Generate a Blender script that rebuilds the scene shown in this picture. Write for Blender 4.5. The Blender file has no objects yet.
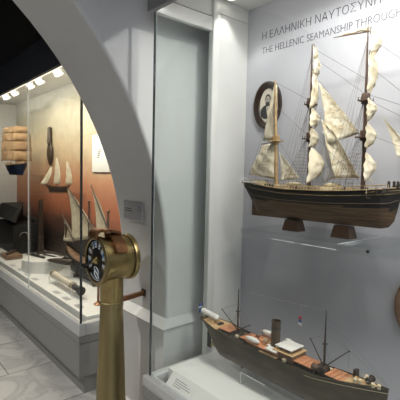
import bpy, bmesh, math, random
from math import pi, sin, cos, radians, sqrt
from mathutils import Vector, Matrix
random.seed(7)
SC = bpy.context.scene
COL = SC.collection
V = Vector

# ------------------------------------------------------------------ materials
def mat(name, col, rough=.5, metal=0, var=.06, scale=8, bump=0, bscale=40, spec=.5, stretch=None, emit=None, estr=0, trans=0, col2=None):
    m = bpy.data.materials.new(name); m.use_nodes = True
    nt = m.node_tree; b = nt.nodes['Principled BSDF']
    b.inputs['Roughness'].default_value = rough; b.inputs['Metallic'].default_value = metal
    b.inputs['Specular IOR Level'].default_value = spec
    tc = nt.nodes.new('ShaderNodeTexCoord'); mp = nt.nodes.new('ShaderNodeMapping')
    nt.links.new(tc.outputs['Object'], mp.inputs['Vector'])
    if stretch: mp.inputs['Scale'].default_value = stretch
    n = nt.nodes.new('ShaderNodeTexNoise'); n.inputs['Scale'].default_value = scale; n.inputs['Detail'].default_value = 6
    nt.links.new(mp.outputs['Vector'], n.inputs['Vector'])
    r = nt.nodes.new('ShaderNodeValToRGB')
    c = V(col); d = V(col2) if col2 else c * (1 + var)
    lo = c if col2 else c * (1 - var)
    r.color_ramp.elements[0].position = .3; r.color_ramp.elements[1].position = .7
    r.color_ramp.elements[0].color = (*lo, 1); r.color_ramp.elements[1].color = (*[min(1, q) for q in d], 1)
    nt.links.new(n.outputs['Fac'], r.inputs['Fac']); nt.links.new(r.outputs['Color'], b.inputs['Base Color'])
    if bump:
        n2 = nt.nodes.new('ShaderNodeTexNoise'); n2.inputs['Scale'].default_value = bscale
        nt.links.new(mp.outputs['Vector'], n2.inputs['Vector'])
        bp = nt.nodes.new('ShaderNodeBump'); bp.inputs['Strength'].default_value = bump; bp.inputs['Distance'].default_value = .01
        nt.links.new(n2.outputs['Fac'], bp.inputs['Height']); nt.links.new(bp.outputs['Normal'], b.inputs['Normal'])
    if emit:
        b.inputs['Emission Color'].default_value = (*emit, 1); b.inputs['Emission Strength'].default_value = estr
    if trans:   # thin cloth letting light through
        t = nt.nodes.new('ShaderNodeBsdfTranslucent'); mx = nt.nodes.new('ShaderNodeMixShader')
        nt.links.new(r.outputs['Color'], t.inputs['Color']); mx.inputs[0].default_value = trans
        out = nt.nodes['Material Output']
        nt.links.new(b.outputs[0], mx.inputs[1]); nt.links.new(t.outputs[0], mx.inputs[2]); nt.links.new(mx.outputs[0], out.inputs[0])
    return m

def glass(name, tint=(.97, .985, .98), gain=1.0, rough=.0):
    m = bpy.data.materials.new(name); m.use_nodes = True
    nt = m.node_tree; nt.nodes.remove(nt.nodes['Principled BSDF']); out = nt.nodes['Material Output']
    tr = nt.nodes.new('ShaderNodeBsdfTransparent'); tr.inputs[0].default_value = (*tint, 1)
    gl = nt.nodes.new('ShaderNodeBsdfGlossy'); gl.inputs['Roughness'].default_value = rough
    ge = nt.nodes.new('ShaderNodeNewGeometry')
    ma = nt.nodes.new('ShaderNodeMapRange'); ma.inputs['To Min'].default_value = 1.45; ma.inputs['To Max'].default_value = 1 / 1.45
    nt.links.new(ge.outputs['Backfacing'], ma.inputs['Value'])
    fr = nt.nodes.new('ShaderNodeFresnel'); nt.links.new(ma.outputs[0], fr.inputs['IOR'])
    mu = nt.nodes.new('ShaderNodeMath'); mu.operation = 'MULTIPLY'; mu.inputs[1].default_value = gain
    nt.links.new(fr.outputs[0], mu.inputs[0])
    mx = nt.nodes.new('ShaderNodeMixShader'); nt.links.new(mu.outputs[0], mx.inputs[0])
    nt.links.new(tr.outputs[0], mx.inputs[1]); nt.links.new(gl.outputs[0], mx.inputs[2]); nt.links.new(mx.outputs[0], out.inputs[0])
    return m

MT = {}
MT['white'] = mat('white_lacquer', (.78, .78, .75), .35, var=.02)
MT['panel_end'] = mat('white_end_panel', (.68, .68, .66), .25, var=.02)
MT['case_grey'] = mat('case_grey_lacquer', (.275, .275, .268), .4, var=.02)  # white paint of the cases, its unlit grey put into the colour
MT['rim'] = mat('rim_lacquer', (.6, .61, .61), .35, var=.02)
MT['dark_fascia'] = mat('dark_fascia', (.055, .06, .075), .5, var=.05)
MT['grey_fascia'] = mat('grey_fascia', (.25, .25, .26), .45, var=.05)
MT['back_panel'] = mat('lilac_grey_panel', (.47, .472, .51), .45, var=.02)
MT['letter'] = mat('grey_lettering', (.07, .07, .085), .7)
MT['plaster'] = mat('white_plaster', (.74, .74, .74), .75, var=.03, scale=3, bump=.12, bscale=14)
MT['ceil_dark'] = mat('black_ceiling', (.006, .006, .006), .9)
MT['wall_dark'] = mat('dark_grey_wall', (.03, .03, .031), .8)
MT['wall_grey'] = mat('grey_room_wall', (.3, .3, .3), .8)
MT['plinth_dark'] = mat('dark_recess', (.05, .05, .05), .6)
MT['glass'] = glass('case_glass', gain=.8)
MT['acrylic'] = glass('acrylic', (.98, .985, .985), .4, .03)
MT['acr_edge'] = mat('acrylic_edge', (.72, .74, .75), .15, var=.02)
MT['glass_edge'] = mat('glass_edge', (.05, .06, .065), .2)
MT['steel'] = mat('steel', (.5, .5, .5), .3, 1)
MT['brass'] = mat('aged_brass', (.40, .31, .14), .32, 1, var=.25, scale=14, bump=.05, bscale=60)
MT['brass_col'] = mat('aged_brass_column', (.36, .29, .15), .42, 1, var=.22, scale=10, stretch=(1, 1, .25), bump=.05)
MT['copper'] = mat('brown_copper', (.25, .12, .055), .4, .8, var=.3, scale=20)
MT['iron'] = mat('dark_iron', (.03, .028, .026), .5, .4)
MT['black'] = mat('black_paint', (.008, .008, .009), .35)
MT['enamel_w'] = mat('white_enamel', (.75, .8, .85), .2)
MT['enamel_b'] = mat('blue_enamel', (.14, .28, .5), .2)
MT['hull_black'] = mat('black_hull_planks', (.009, .008, .007), .6, var=.4, scale=30, stretch=(1, .15, 3), bump=.15, bscale=60)
MT['hull_wood'] = mat('brown_hull_planks', (.055, .030, .015), .5, scale=22, stretch=(2, .25, 7), col2=(.155, .088, .042), bump=.2, bscale=40)
MT['deck_wood'] = mat('deck_wood', (.36, .25, .13), .6, var=.25, scale=40)
MT['spar'] = mat('spar_wood', (.11, .065, .042), .5, var=.3, scale=30)
MT['spar_light'] = mat('light_spar_wood', (.42, .28, .13), .5, var=.25, scale=30)
MT['sail'] = mat('cream_sailcloth', (.68, .59, .41), .9, scale=22, col2=(.86, .79, .63), bump=.6, bscale=45, trans=.2)
MT['sail_old'] = mat('stained_sailcloth', (.66, .55, .36), .9, scale=34, col2=(.95, .89, .74), bump=.6, bscale=60, trans=.15)
MT['sail_tan'] = mat('tan_sailcloth', (.40, .25, .13), .9, scale=14, col2=(.60, .42, .25), bump=.4, bscale=30, trans=.2)
MT['rope'] = mat('rigging_cord', (.14, .12, .11), .9)
MT['rope_light'] = mat('pale_rigging_cord', (.42, .36, .27), .9)
MT['cream_fit'] = mat('cream_fittings', (.65, .55, .36), .6, var=.15)
MT['dark_fit'] = mat('dark_fittings', (.04, .03, .022), .5)
MT['steam_hull'] = mat('weathered_hull_plate', (.034, .028, .016), .5, scale=18, stretch=(1, .5, 1.5), col2=(.088, .073, .043), bump=.2, bscale=50)
MT['steam_red'] = mat('hull_underbody', (.045, .038, .028), .5, var=.3)
MT['hatch'] = mat('orange_hatch_wood', (.62, .27, .13), .55, var=.2, scale=25)
MT['ochre_deck'] = mat('ochre_deck_wood', (.62, .41, .20), .6, var=.2, scale=25)
MT['canvas_w'] = mat('white_canvas', (.82, .80, .74), .7, var=.04)
MT['funnel'] = mat('funnel_metal', (.10, .075, .045), .4, .4, var=.3)
MT['flag_blue'] = mat('flag_blue', (.05, .10, .30), .8)
MT['flag_red'] = mat('flag_red', (.55, .06, .06), .8)
MT['flag_white'] = mat('flag_white', (.8, .8, .8), .8)
MT['frame_dark'] = mat('dark_frame_wood', (.014, .008, .006), .35, col2=(.036, .018, .011), scale=20)
MT['block_wood'] = mat('dark_block_wood', (.035, .018, .010), .5, scale=20, col2=(.065, .034, .018))
MT['frame_brown'] = mat('brown_frame_wood', (.12, .06, .03), .35, col2=(.22, .12, .06), scale=20)
MT['print_cream'] = mat('cream_print_paper', (.62, .57, .47), .6, var=.05)
MT['ink'] = mat('print_ink', (.035, .035, .035), .7)
MT['ink_mid'] = mat('print_ink_mid', (.18, .165, .15), .7)
MT['skin_print'] = mat('printed_face', (.40, .35, .29), .7)
MT['ivory'] = mat('ivory_tube', (.50, .44, .34), .5, scale=30, col2=(.68, .62, .52))
MT['navy'] = mat('navy_hull_paint', (.008, .016, .05), .4)
MT['dark_wood'] = mat('dark_old_wood', (.030, .020, .014), .5, col2=(.07, .045, .03), scale=20, stretch=(1, 4, 1), bump=.2)
MT['black_wood'] = mat('black_old_wood', (.006, .005, .0045), .7, var=.4)
MT['mid_wood'] = mat('brown_old_wood', (.16, .095, .055), .5, col2=(.26, .16, .09), scale=20)
MT['gourd'] = mat('brown_carved_wood', (.035, .024, .016), .5, col2=(.075, .052, .034), scale=25, bump=.2)
MT['mural_text'] = mat('faint_mural_lettering', (.40, .42, .38), .6)
MT['card'] = mat('white_card', (.82, .81, .77), .7, var=.02)
MT['plaque'] = mat('frosted_plaque', (.42, .43, .44), .35, var=.03)
MT['lamp_w'] = mat('white_lamp_housing', (.8, .8, .78), .4)
MT['lens'] = mat('lamp_lens', (1, 1, 1), .4, emit=(1, .94, .84), estr=6)
MT['led'] = mat('led_strip', (1, 1, 1), .4, emit=(1, .9, .75), estr=1.6)

def floor_mat():
    m = bpy.data.materials.new('marble_tiles'); m.use_nodes = True
    nt = m.node_tree; b = nt.nodes['Principled BSDF']; L = nt.links.new
    tc = nt.nodes.new('ShaderNodeTexCoord')
    mp = nt.nodes.new('ShaderNodeMapping'); mp.inputs['Location'].default_value = (.35, -.2, 0); L(tc.outputs['Object'], mp.inputs[0])
    br = nt.nodes.new('ShaderNodeTexBrick'); br.inputs['Scale'].default_value = 1
    br.inputs['Brick Width'].default_value = 1.2; br.inputs['Row Height'].default_value = .6; br.inputs['Mortar Size'].default_value = .004
    br.inputs['Mortar Smooth'].default_value = .1; br.offset = .5
    br.inputs['Color1'].default_value = (.66, .65, .62, 1); br.inputs['Color2'].default_value = (.60, .59, .56, 1); br.inputs['Mortar'].default_value = (.17, .165, .155, 1)
    L(mp.outputs[0], br.inputs['Vector'])
    n = nt.nodes.new('ShaderNodeTexNoise'); n.inputs['Scale'].default_value = 2.6; n.inputs['Detail'].default_value = 10; n.inputs['Distortion'].default_value = 1.6
    L(tc.outputs['Object'], n.inputs['Vector'])
    r = nt.nodes.new('ShaderNodeValToRGB'); e = r.color_ramp.elements
    e[0].position = .36; e[0].color = (1, 1, 1, 1); e[1].position = .64; e[1].color = (1, 1, 1, 1)
    q = e.new(.5); q.color = (.72, .72, .73, 1); q = e.new(.45); q.color = (.95, .95, .95, 1)
    L(n.outputs['Fac'], r.inputs[0])
    mx = nt.nodes.new('ShaderNodeMix'); mx.data_type = 'RGBA'; mx.blend_type = 'MULTIPLY'; mx.inputs[0].default_value = .9
    L(br.outputs['Color'], mx.inputs[6]); L(r.outputs[0], mx.inputs[7]); L(mx.outputs[2], b.inputs['Base Color'])
    b.inputs['Roughness'].default_value = .35
    return m
MT['marble'] = floor_mat()

def mural_mat():
    m = bpy.data.materials.new('printed_seascape_mural'); m.use_nodes = True
    nt = m.node_tree; b = nt.nodes['Principled BSDF']; L = nt.links.new
    tc = nt.nodes.new('ShaderNodeTexCoord'); sx = nt.nodes.new('ShaderNodeSeparateXYZ'); L(tc.outputs['Object'], sx.inputs[0])
    n = nt.nodes.new('ShaderNodeTexNoise'); n.inputs['Scale'].default_value = 1.6; n.inputs['Detail'].default_value = 8
    mp = nt.nodes.new('ShaderNodeMapping'); mp.inputs['Scale'].default_value = (1, .6, 2); L(tc.outputs['Object'], mp.inputs[0]); L(mp.outputs[0], n.inputs['Vector'])
    a = nt.nodes.new('ShaderNodeMath'); a.operation = 'MULTIPLY_ADD'; L(n.outputs['Fac'], a.inputs[0]); a.inputs[1].default_value = .5; L(sx.outputs['Z'], a.inputs[2])
    mr = nt.nodes.new('ShaderNodeMapRange'); mr.inputs['From Min'].default_value = .68; mr.inputs['From Max'].default_value = 2.72; L(a.outputs[0], mr.inputs['Value'])
    r = nt.nodes.new('ShaderNodeValToRGB'); e = r.color_ramp.elements
    e[0].position = .0; e[0].color = (.035, .022, .018, 1); e[1].position = 1; e[1].color = (.68, .67, .61, 1)
    for p, c in ((.19, (.04, .027, .024)), (.27, (.14, .065, .045)), (.36, (.44, .15, .075)), (.50, (.52, .25, .135)), (.64, (.50, .38, .24)), (.80, (.46, .42, .30)), (.93, (.50, .47, .37))):
        q = e.new(p); q.color = (*c, 1)
    L(mr.outputs[0], r.inputs[0])
    n2 = nt.nodes.new('ShaderNodeTexNoise'); n2.inputs['Scale'].default_value = 9; n2.inputs['Detail'].default_value = 8; L(tc.outputs['Object'], n2.inputs['Vector'])
    r2 = nt.nodes.new('ShaderNodeValToRGB'); r2.color_ramp.elements[0].position = .35; r2.color_ramp.elements[0].color = (.82, .82, .82, 1); r2.color_ramp.elements[1].position = .6
    L(n2.outputs['Fac'], r2.inputs[0])
    mx = nt.nodes.new('ShaderNodeMix'); mx.data_type = 'RGBA'; mx.blend_type = 'MULTIPLY'; mx.inputs[0].default_value = .7
    L(r.outputs[0], mx.inputs[6]); L(r2.outputs[0], mx.inputs[7]); L(mx.outputs[2], b.inputs['Base Color'])
    b.inputs['Roughness'].default_value = .55
    return m
MT['mural'] = mural_mat()

# ------------------------------------------------------------------ mesh builder
class M:
    def __init__(s, org=(0, 0, 0)):
        s.bm = bmesh.new(); s.o = V(org); s.mi = 0
    def v(s, p): return s.bm.verts.new(V(p) - s.o)
    def f(s, vs):
        try:
            f = s.bm.faces.new(vs); f.material_index = s.mi; f.smooth = True; return f
        except ValueError: return None
    def box(s, a, b, bev=0):
        x0, y0, z0 = a; x1, y1, z1 = b
        vs = [s.v(p) for p in ((x0, y0, z0), (x1, y0, z0), (x1, y1, z0), (x0, y1, z0), (x0, y0, z1), (x1, y0, z1), (x1, y1, z1), (x0, y1, z1))]
        fs = [s.f([vs[i] for i in q]) for q in ((3, 2, 1, 0), (4, 5, 6, 7), (0, 1, 5, 4), (1, 2, 6, 5), (2, 3, 7, 6), (3, 0, 4, 7))]
        if bev:
            es = {e for f in fs for e in f.edges}
            bmesh.ops.bevel(s.bm, geom=list(es), offset=bev, segments=2, affect='EDGES', profile=.5)
        return s
    def hexa(s, lo, hi):      # two quads
        a = [s.v(p) for p in lo]; b = [s.v(p) for p in hi]
        s.f(a[::-1]); s.f(b)
        for i in range(4): s.f([a[i], a[(i + 1) % 4], b[(i + 1) % 4], b[i]])
        return s
    def prism(s, pts, off):   # polygon extruded by a vector
        off = V(off); a = [s.v(p) for p in pts]; b = [s.v(V(p) + off) for p in pts]
        s.f(a[::-1]); s.f(b); n = len(a)
        for i in range(n): s.f([a[i], a[(i + 1) % n], b[(i + 1) % n], b[i]])
        return s
    def tube(s, pts, r, n=8, cap=True):
        pts = [V(p) for p in pts]; rs = r if isinstance(r, (list, tuple)) else [r] * len(pts)
        rings = []; up = None
        for i, p in enumerate(pts):
            t = (pts[min(i + 1, len(pts) - 1)] - pts[max(i - 1, 0)]).normalized()
            if up is None: up = V((0, 0, 1)) if abs(t.z) < .9 else V((1, 0, 0))
            x = t.cross(up).normalized(); y = x.cross(t).normalized(); up = y
            rings.append([s.v(p + (x * cos(2 * pi * k / n) + y * sin(2 * pi * k / n)) * rs[i]) for k in range(n)])
        for a, b in zip(rings, rings[1:]):
            for k in range(n): s.f([a[k], a[(k + 1) % n], b[(k + 1) % n], b[k]])
        if cap: s.f(rings[0][::-1]); s.f(rings[-1])
        return s
    def lathe(s, prof, c, axis='z', n=32, cap=True):   # prof: (radius, height)
        c = V(c); rings = []
        for r, h in prof:
            ring = []
            for k in range(n):
                a = 2 * pi * k / n
                d = V((r * cos(a), r * sin(a), h)) if axis == 'z' else (V((h, r * cos(a), r * sin(a))) if axis == 'x' else V((r * sin(a), h, r * cos(a))))
                ring.append(s.v(c + d))
            rings.append(ring)
        for a, b in zip(rings, rings[1:]):
            for k in range(n): s.f([a[k], a[(k + 1) % n], b[(k + 1) % n], b[k]])
        if cap: s.f(rings[0][::-1]); s.f(rings[-1])
        return s
    def grid(s, fn, nu, nv, thick=None):
        g = [[s.v(fn(i / nu, j / nv)) for j in range(nv + 1)] for i in range(nu + 1)]
        for i in range(nu):
            for j in range(nv): s.f([g[i][j], g[i + 1][j], g[i + 1][j + 1], g[i][j + 1]])
        return s
    def obj(s, name, m, parent=None, flat=False, solid=0):
        bmesh.ops.recalc_face_normals(s.bm, faces=s.bm.faces[:])
        me = bpy.data.meshes.new(name); s.bm.to_mesh(me); s.bm.free()
        for x in (m if isinstance(m, (list, tuple)) else [m]): me.materials.append(MT[x])
        if flat:
            for p in me.polygons: p.use_smooth = False
        else: me.set_sharp_from_angle(angle=radians(38))
        o = bpy.data.objects.new(name, me); COL.objects.link(o)
        if parent: o.parent = parent
        if solid:
            md = o.modifiers.new('cloth_thickness', 'SOLIDIFY'); md.thickness = solid; md.offset = 0
        return o

def tag(o, label, cat, group=None, kind=None):
    o['label'] = label; o['category'] = cat
    if group: o['group'] = group
    if kind: o['kind'] = kind
    return o
def thing(name, label, cat, loc=(0, 0, 0), rz=0, group=None):
    o = bpy.data.objects.new(name, None); COL.objects.link(o); o.location = loc; o.rotation_euler = (0, 0, rz)
    o.empty_display_size = .05
    return tag(o, label, cat, group)
def struct(o): o['kind'] = 'structure'; return o
def dup(root, loc, label=None):
    r = root.copy(); COL.objects.link(r); r.location = loc
    if label: r['label'] = label
    for ch in list(root.children):
        c = ch.copy(); COL.objects.link(c); c.parent = r
        for g in list(ch.children):
            d = g.copy(); COL.objects.link(d); d.parent = c
    return r
def text_mesh(name, txt, m, mtx, size, width, thick, parent, gap=1.0):
    cu = bpy.data.curves.new(name, 'FONT'); cu.body = txt; cu.size = size; cu.extrude = thick; cu.offset = -.0009; cu.space_character = gap
    t = bpy.data.objects.new('tmp', cu); COL.objects.link(t)
    bpy.context.view_layer.update()
    dg = bpy.context.evaluated_depsgraph_get()
    me = bpy.data.meshes.new_from_object(t.evaluated_get(dg)); bpy.data.objects.remove(t)
    xs = [v.co.x for v in me.vertices]; k = width / (max(xs) - min(xs)); x0 = min(xs)
    for v in me.vertices: v.co.x = (v.co.x - x0) * k
    me.transform(mtx); me.materials.clear(); me.materials.append(MT[m])
    o = bpy.data.objects.new(name, me); COL.objects.link(o); o.parent = parent
    return o

# ------------------------------------------------------------------ camera
cam = bpy.data.cameras.new('camera'); co = bpy.data.objects.new('camera', cam); COL.objects.link(co); SC.camera = co
cam.sensor_width = 36; cam.lens = 36 * 402.36 / 400; cam.clip_start = .02
yaw, pit, rol = radians(40.527), radians(3.514), radians(1.246)
F = V((sin(yaw) * cos(pit), cos(yaw) * cos(pit), -sin(pit))); R0 = V((cos(yaw), -sin(yaw), 0)); U0 = R0.cross(F)
R = R0 * cos(rol) + U0 * sin(rol); U = -R0 * sin(rol) + U0 * cos(rol)
co.matrix_world = Matrix(((R.x, U.x, -F.x, 0), (R.y, U.y, -F.y, 0), (R.z, U.z, -F.z, 1.55), (0, 0, 0, 1)))

# ------------------------------------------------------------------ the setting
struct(M().box((-3.3, -3.3, -.1), (2.3, 9.2, 0)).obj('floor', 'marble'))
struct(M().box((-3.3, -3.3, 3.25), (2.3, 9.2, 3.35)).obj('ceiling', 'ceil_dark'))
struct(M().box((2.0, -3.3, 0), (2.3, 9.2, 3.25)).obj('wall_right', 'wall_dark'))
struct(M().box((-3.4, -3.3, 0), (-3.3, 9.2, 3.25)).obj('wall_left', 'wall_grey'))
struct(M().box((-3.4, 9.2, 0), (2.3, 9.3, 3.25)).obj('wall_far', 'wall_dark'))
struct(M().box((-3.4, -3.4, 0), (2.3, -3.3, 3.25)).obj('wall_near', 'wall_grey'))
struct(M().box((1.16, 2.50, 2.60), (1.99, 7.2, 3.25)).obj('wall_bulkhead', 'wall_dark'))
# plaster arch across the aisle, its right leg between the two cases
AY0, AY1, AXC, AZC, AR = 1.885, 2.42, -.72, .92, 2.095
def arch():
    m = M()
    inner = [(AXC + AR, .0), (AXC + AR, .5)]
    n = 56
    for k in range(n + 1):
        a = pi * k / n; inner.append((AXC + AR * cos(a), AZC + AR * sin(a)))
    inner += [(AXC - AR, .5), (AXC - AR, 0)]
    outer = [(1.99, 0), (1.99, .5)]
    for k in range(n + 1):
        a = pi * k / n; x = AXC + AR * cos(a)
        if a < radians(60): outer.append((1.99, min(3.24, AZC + (3.24 - AZC) * (a / radians(60)))))
        elif a > radians(120): outer.append((-3.29, min(3.24, AZC + (3.24 - AZC) * ((pi - a) / radians(60)))))
        else: t = (a - radians(60)) / radians(60); outer.append((1.99 + (-3.29 - 1.99) * t, 3.24))
    outer += [(-3.29, .5), (-3.29, 0)]
    A = [[m.v((p[0], y, p[1])) for p in ring] for y in (AY0, AY1) for ring in (inner, outer)]
    for i in range(len(inner) - 1):
        m.f([A[0][i], A[0][i + 1], A[1][i + 1], A[1][i]]); m.f([A[2][i], A[3][i], A[3][i + 1], A[2][i + 1]])
        m.f([A[0][i], A[2][i], A[2][i + 1], A[0][i + 1]]); m.f([A[1][i], A[1][i + 1], A[3][i + 1], A[3][i]])
    o = m.obj('wall_arch', 'plaster')
    b = o.modifiers.new('soft_edge', 'BEVEL'); b.width = .018; b.segments = 3; b.limit_method = 'ANGLE'; b.angle_limit = radians(50)
    return struct(o)
arch()
# thicker foot of the arch leg with a sloping top
m = M(); q0 = 1.335; y0 = 1.86; y1 = 2.43
m.hexa([(q0, y0, 0), (1.985, y0, 0), (1.985, y1, 0), (q0, y1, 0)], [(q0, y0, .655), (1.985, y0, .655), (1.985, y1, .655), (q0, y1, .655)])
m.hexa([(q0 - .012, y0 - .012, .655), (1.985, y0 - .012, .655), (1.985, y1, .655), (q0 - .012, y1, .655)],
       [(q0 + .042, AY0 - .002, .70), (1.985, AY0 - .002, .70), (1.985, y1, .70), (q0 + .042, y1, .70)])
struct(m.obj('trim_1', 'plaster'))
struct(M().box((1.315, 1.83, 0), (1.99, 2.45, .07), .006).obj('baseboard_right', 'plaster'))

# ------------------------------------------------------------------ display cases
def case(y0, y1, zr, zfb, zft, near_glass, label, fascia):
    """y0 near end, y1 far end; zr rim height; ends: glass in front, post, solid panel behind."""
    org = (1.5, (y0 + y1) / 2, 0)
    root = thing('display_case', label, 'display case', org)
    P = lambda: M(org)
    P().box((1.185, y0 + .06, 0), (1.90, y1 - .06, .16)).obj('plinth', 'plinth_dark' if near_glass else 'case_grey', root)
    P().box((1.122, y0 + .003, .15), (1.94, y1 - .003, .385), .004).obj('base_panel', 'case_grey', root)
    m = P()   # upper body with an open tray
    m.box((1.12, y0, .39), (1.94, y1, .44))
    m.obj('base_body', 'case_grey', root)
    m = P(); w = .05
    m.box((1.12, y0, .44), (1.12 + w, y1, zr), .004); m.box((1.87, y0, .44), (1.94, y1, zr), .004)
    m.box((1.12 + w, y0, .44), (1.87, y0 + w, zr), .004); m.box((1.12 + w, y1 - w, .44), (1.87, y1, zr), .004)
    m.obj('rim', 'rim', root)
    return root, P, org

# --- far case (left in the photo)
lc, P, lo = case(2.535, 6.5, .525, 2.318, 2.58, False, 'long grey display case beyond the arch with orange seascape mural and spotlights', 'dark_fascia')
P().box((1.215, 2.62, .441), (1.86, 6.44, .538), .003).obj('display_floor', 'white', lc)
P().box((1.84, 2.54, .54), (1.90, 6.46, 2.58)).obj('mural_panel', 'mural', lc)
P().box((1.121, 2.535, 2.318), (1.15, 6.5, 2.59), .003).obj('fascia', 'dark_fascia', lc)
P().box((1.15, 2.535, 2.54), (1.90, 6.5, 2.59)).obj('top_panel', 'white', lc)
P().box((1.151, 2.6, 2.320), (1.166, 6.44, 2.328)).obj('led_strip', 'led', lc)  # glowing strip standing in for the lit ceiling edge
P().box((1.134, 3.643, .526), (1.146, 6.45, 2.318)).obj('front_glass', 'glass', lc)
P().box((1.134, 2.558, .526), (1.146, 3.637, 2.318)).obj('front_glass', 'glass', lc)
P().box((1.135, 3.638, .526), (1.145, 3.642, 2.318)).obj('glass_joint', 'acr_edge', lc)
P().box((1.132, 2.548, .526), (1.147, 2.558, 2.318), .001).obj('corner_strip', 'glass_edge', lc)
P().box((1.148, 2.549, .526), (1.53, 2.557, 2.40)).obj('end_glass', 'glass', lc)
P().box((1.53, 2.537, .526), (1.575, 2.575, 2.53), .002).obj('post', 'rim', lc)
P().box((1.576, 2.545, .526), (1.838, 2.575, 2.535)).obj('end_panel', 'panel_end', lc)
P().box((1.151, 2.54, 2.40), (1.529, 2.57, 2.538)).obj('header', 'rim', lc)
P().box((1.60, 6.40, .54), (1.838, 6.44, 2.535)).obj('end_panel', 'panel_end', lc)
P().box((1.54, 6.39, .54), (1.598, 6.44, 2.535), .002).obj('post', 'rim', lc)
P().box((1.148, 6.41, .54), (1.538, 6.42, 2.40)).obj('end_glass', 'glass', lc)
P().box((1.151, 6.40, 2.40), (1.538, 6.44, 2.538)).obj('header', 'rim', lc)
P().box((1.218, 2.7, 2.515), (1.252, 6.35, 2.539), .002).obj('lamp_track', 'lamp_w', lc)
# --- near case (right in the photo)
rc, P, ro = case(-.55, 1.745, .495, 2.352, 2.6, True, 'near glass display case holding two ship models before a lettered panel', 'grey_fascia')
P().box((1.228, -.47, .441), (1.83, 1.665, .535), .003).obj('display_floor', 'white', rc)
bp = P().box((1.825, -.54, .50), (1.885, 1.735, 2.55)).obj('back_panel', 'back_panel', rc)
P().box((1.121, -.55, 2.354), (1.15, 1.745, 2.60), .003).obj('fascia', 'grey_fascia', rc)
P().box((1.15, -.55, 2.55), (1.90, 1.745, 2.60)).obj('top_panel', 'white', rc)
P().box((1.146, -.50, .496), (1.156, 1.716, 2.354)).obj('front_glass', 'glass', rc)
P().box((1.157, 1.712, .496), (1.529, 1.72, 2.354)).obj('end_glass', 'glass', rc)
P().box((1.1455, 1.717, .496), (1.1565, 1.7215, 2.354)).obj('corner_strip', 'glass_edge', rc)
P().box((1.157, 1.7205, .496), (1.161, 1.7225, 2.354)).obj('corner_seam', 'acr_edge', rc)
P().box((1.53, 1.705, .496), (1.577, 1.742, 2.549), .002).obj('post', 'panel_end', rc)
P().box((1.5775, 1.72, .496), (1.824, 1.744, 2.465)).obj('end_panel', 'panel_end', rc)
P().box((1.5775, 1.72, 2.468), (1.824, 1.744, 2.549)).obj('end_panel_top', 'panel_end', rc)
P().box((1.151, 1.712, 2.356), (1.529, 1.742, 2.43), .002).obj('header', 'panel_end', rc)
P().box((1.151, 1.717, 2.437), (1.529, 1.742, 2.549), .002).obj('header_top', 'panel_end', rc)
P().box((1.151, -.53, .496), (1.824, -.52, 2.549)).obj('end_glass', 'glass', rc)
# lettering stands on the back panel: text runs towards -Y, faces -X
def wall_mtx(y, z, x=1.8245): return Matrix(((0, 0, -1, x - ro[0]), (-1, 0, 0, y - ro[1]), (0, 1, 0, z - ro[2]), (0, 0, 0, 1)))
text_mesh('lettering', 'Η ΕΛΛΗΝΙΚΗ ΝΑΥΤΟΣΥΝΗ', 'letter', wall_mtx(1.605, 2.345), .060, .70, .0008, bp)
text_mesh('lettering', 'THE HELLENIC SEAMANSHIP THROUGH', 'letter', wall_mtx(1.603, 2.264), .055, .795, .0008, bp)

# ------------------------------------------------------------------ lamps
LT = []
def spot(loc, target, energy, ang, col, rad=.03, blend=.6):
    l = bpy.data.lights.new('spot', 'SPOT'); l.energy = energy; l.spot_size = radians(ang); l.color = col; l.shadow_soft_size = rad; l.spot_blend = blend
    o = bpy.data.objects.new('spot_light', l); COL.objects.link(o); o.location = loc
    o.rotation_euler = (V(target) - V(loc)).to_track_quat('-Z', 'Y').to_euler(); return o
def area(loc, target, energy, sx, sy, col):
    l = bpy.data.lights.new('area', 'AREA'); l.shape = 'RECTANGLE'; l.size = sx; l.size_y = sy; l.energy = energy; l.color = col
    o = bpy.data.objects.new('area_light', l); COL.objects.link(o); o.location = loc
    o.rotation_euler = (V(target) - V(loc)).to_track_quat('-Z', 'Y').to_euler(); return o
# downlights let into the near case's top
DL = None
for i, (x, y) in enumerate(((1.62, 1.66), (1.36, .98), (1.36, .40), (1.36, -.15))):
    if DL is None:
        t = thing('downlight', 'round recessed downlight in the near case ceiling', 'lamp', (x, y, 2.55), 0, 'downlights in the near case ceiling')
        M().lathe([(.028, -.001), (.040, -.001), (.040, -.008), (.030, -.010)], (0, 0, 0), cap=False, n=24).obj('bezel', 'lamp_w', t)
        M().lathe([(.028, -.001), (.028, -.006), (.006, -.009)], (0, 0, 0), n=24).obj('lens', 'lens', t)
        DL = t; t['label'] = 'round recessed downlight in the near case ceiling above the end panel'
    else: dup(DL, (x, y, 2.55), 'round recessed downlight in the near case ceiling, outside the view')
    spot((x, y, 2.535), (x - .02, y - (.5 if i == 0 else -.25 if i == 1 else 0), 0), 5 if i == 0 else (22 if i == 1 else 13), 90 if i == 0 else 158, (1, .97, .92), .02, .3)
P().box((1.153, -.5, 2.43), (1.172, 1.70, 2.445), .001).obj('led_strip', 'led', rc)
area((1.185, .4, 2.425), (1.62, .4, 1.35), 14, 1.5, .02, (1, .965, .92))
area((1.185, 4.4, 2.40), (1.75, 4.4, 1.5), 31, 3.4, .02, (1, .92, .78))  # added light to even out the mural
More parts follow.
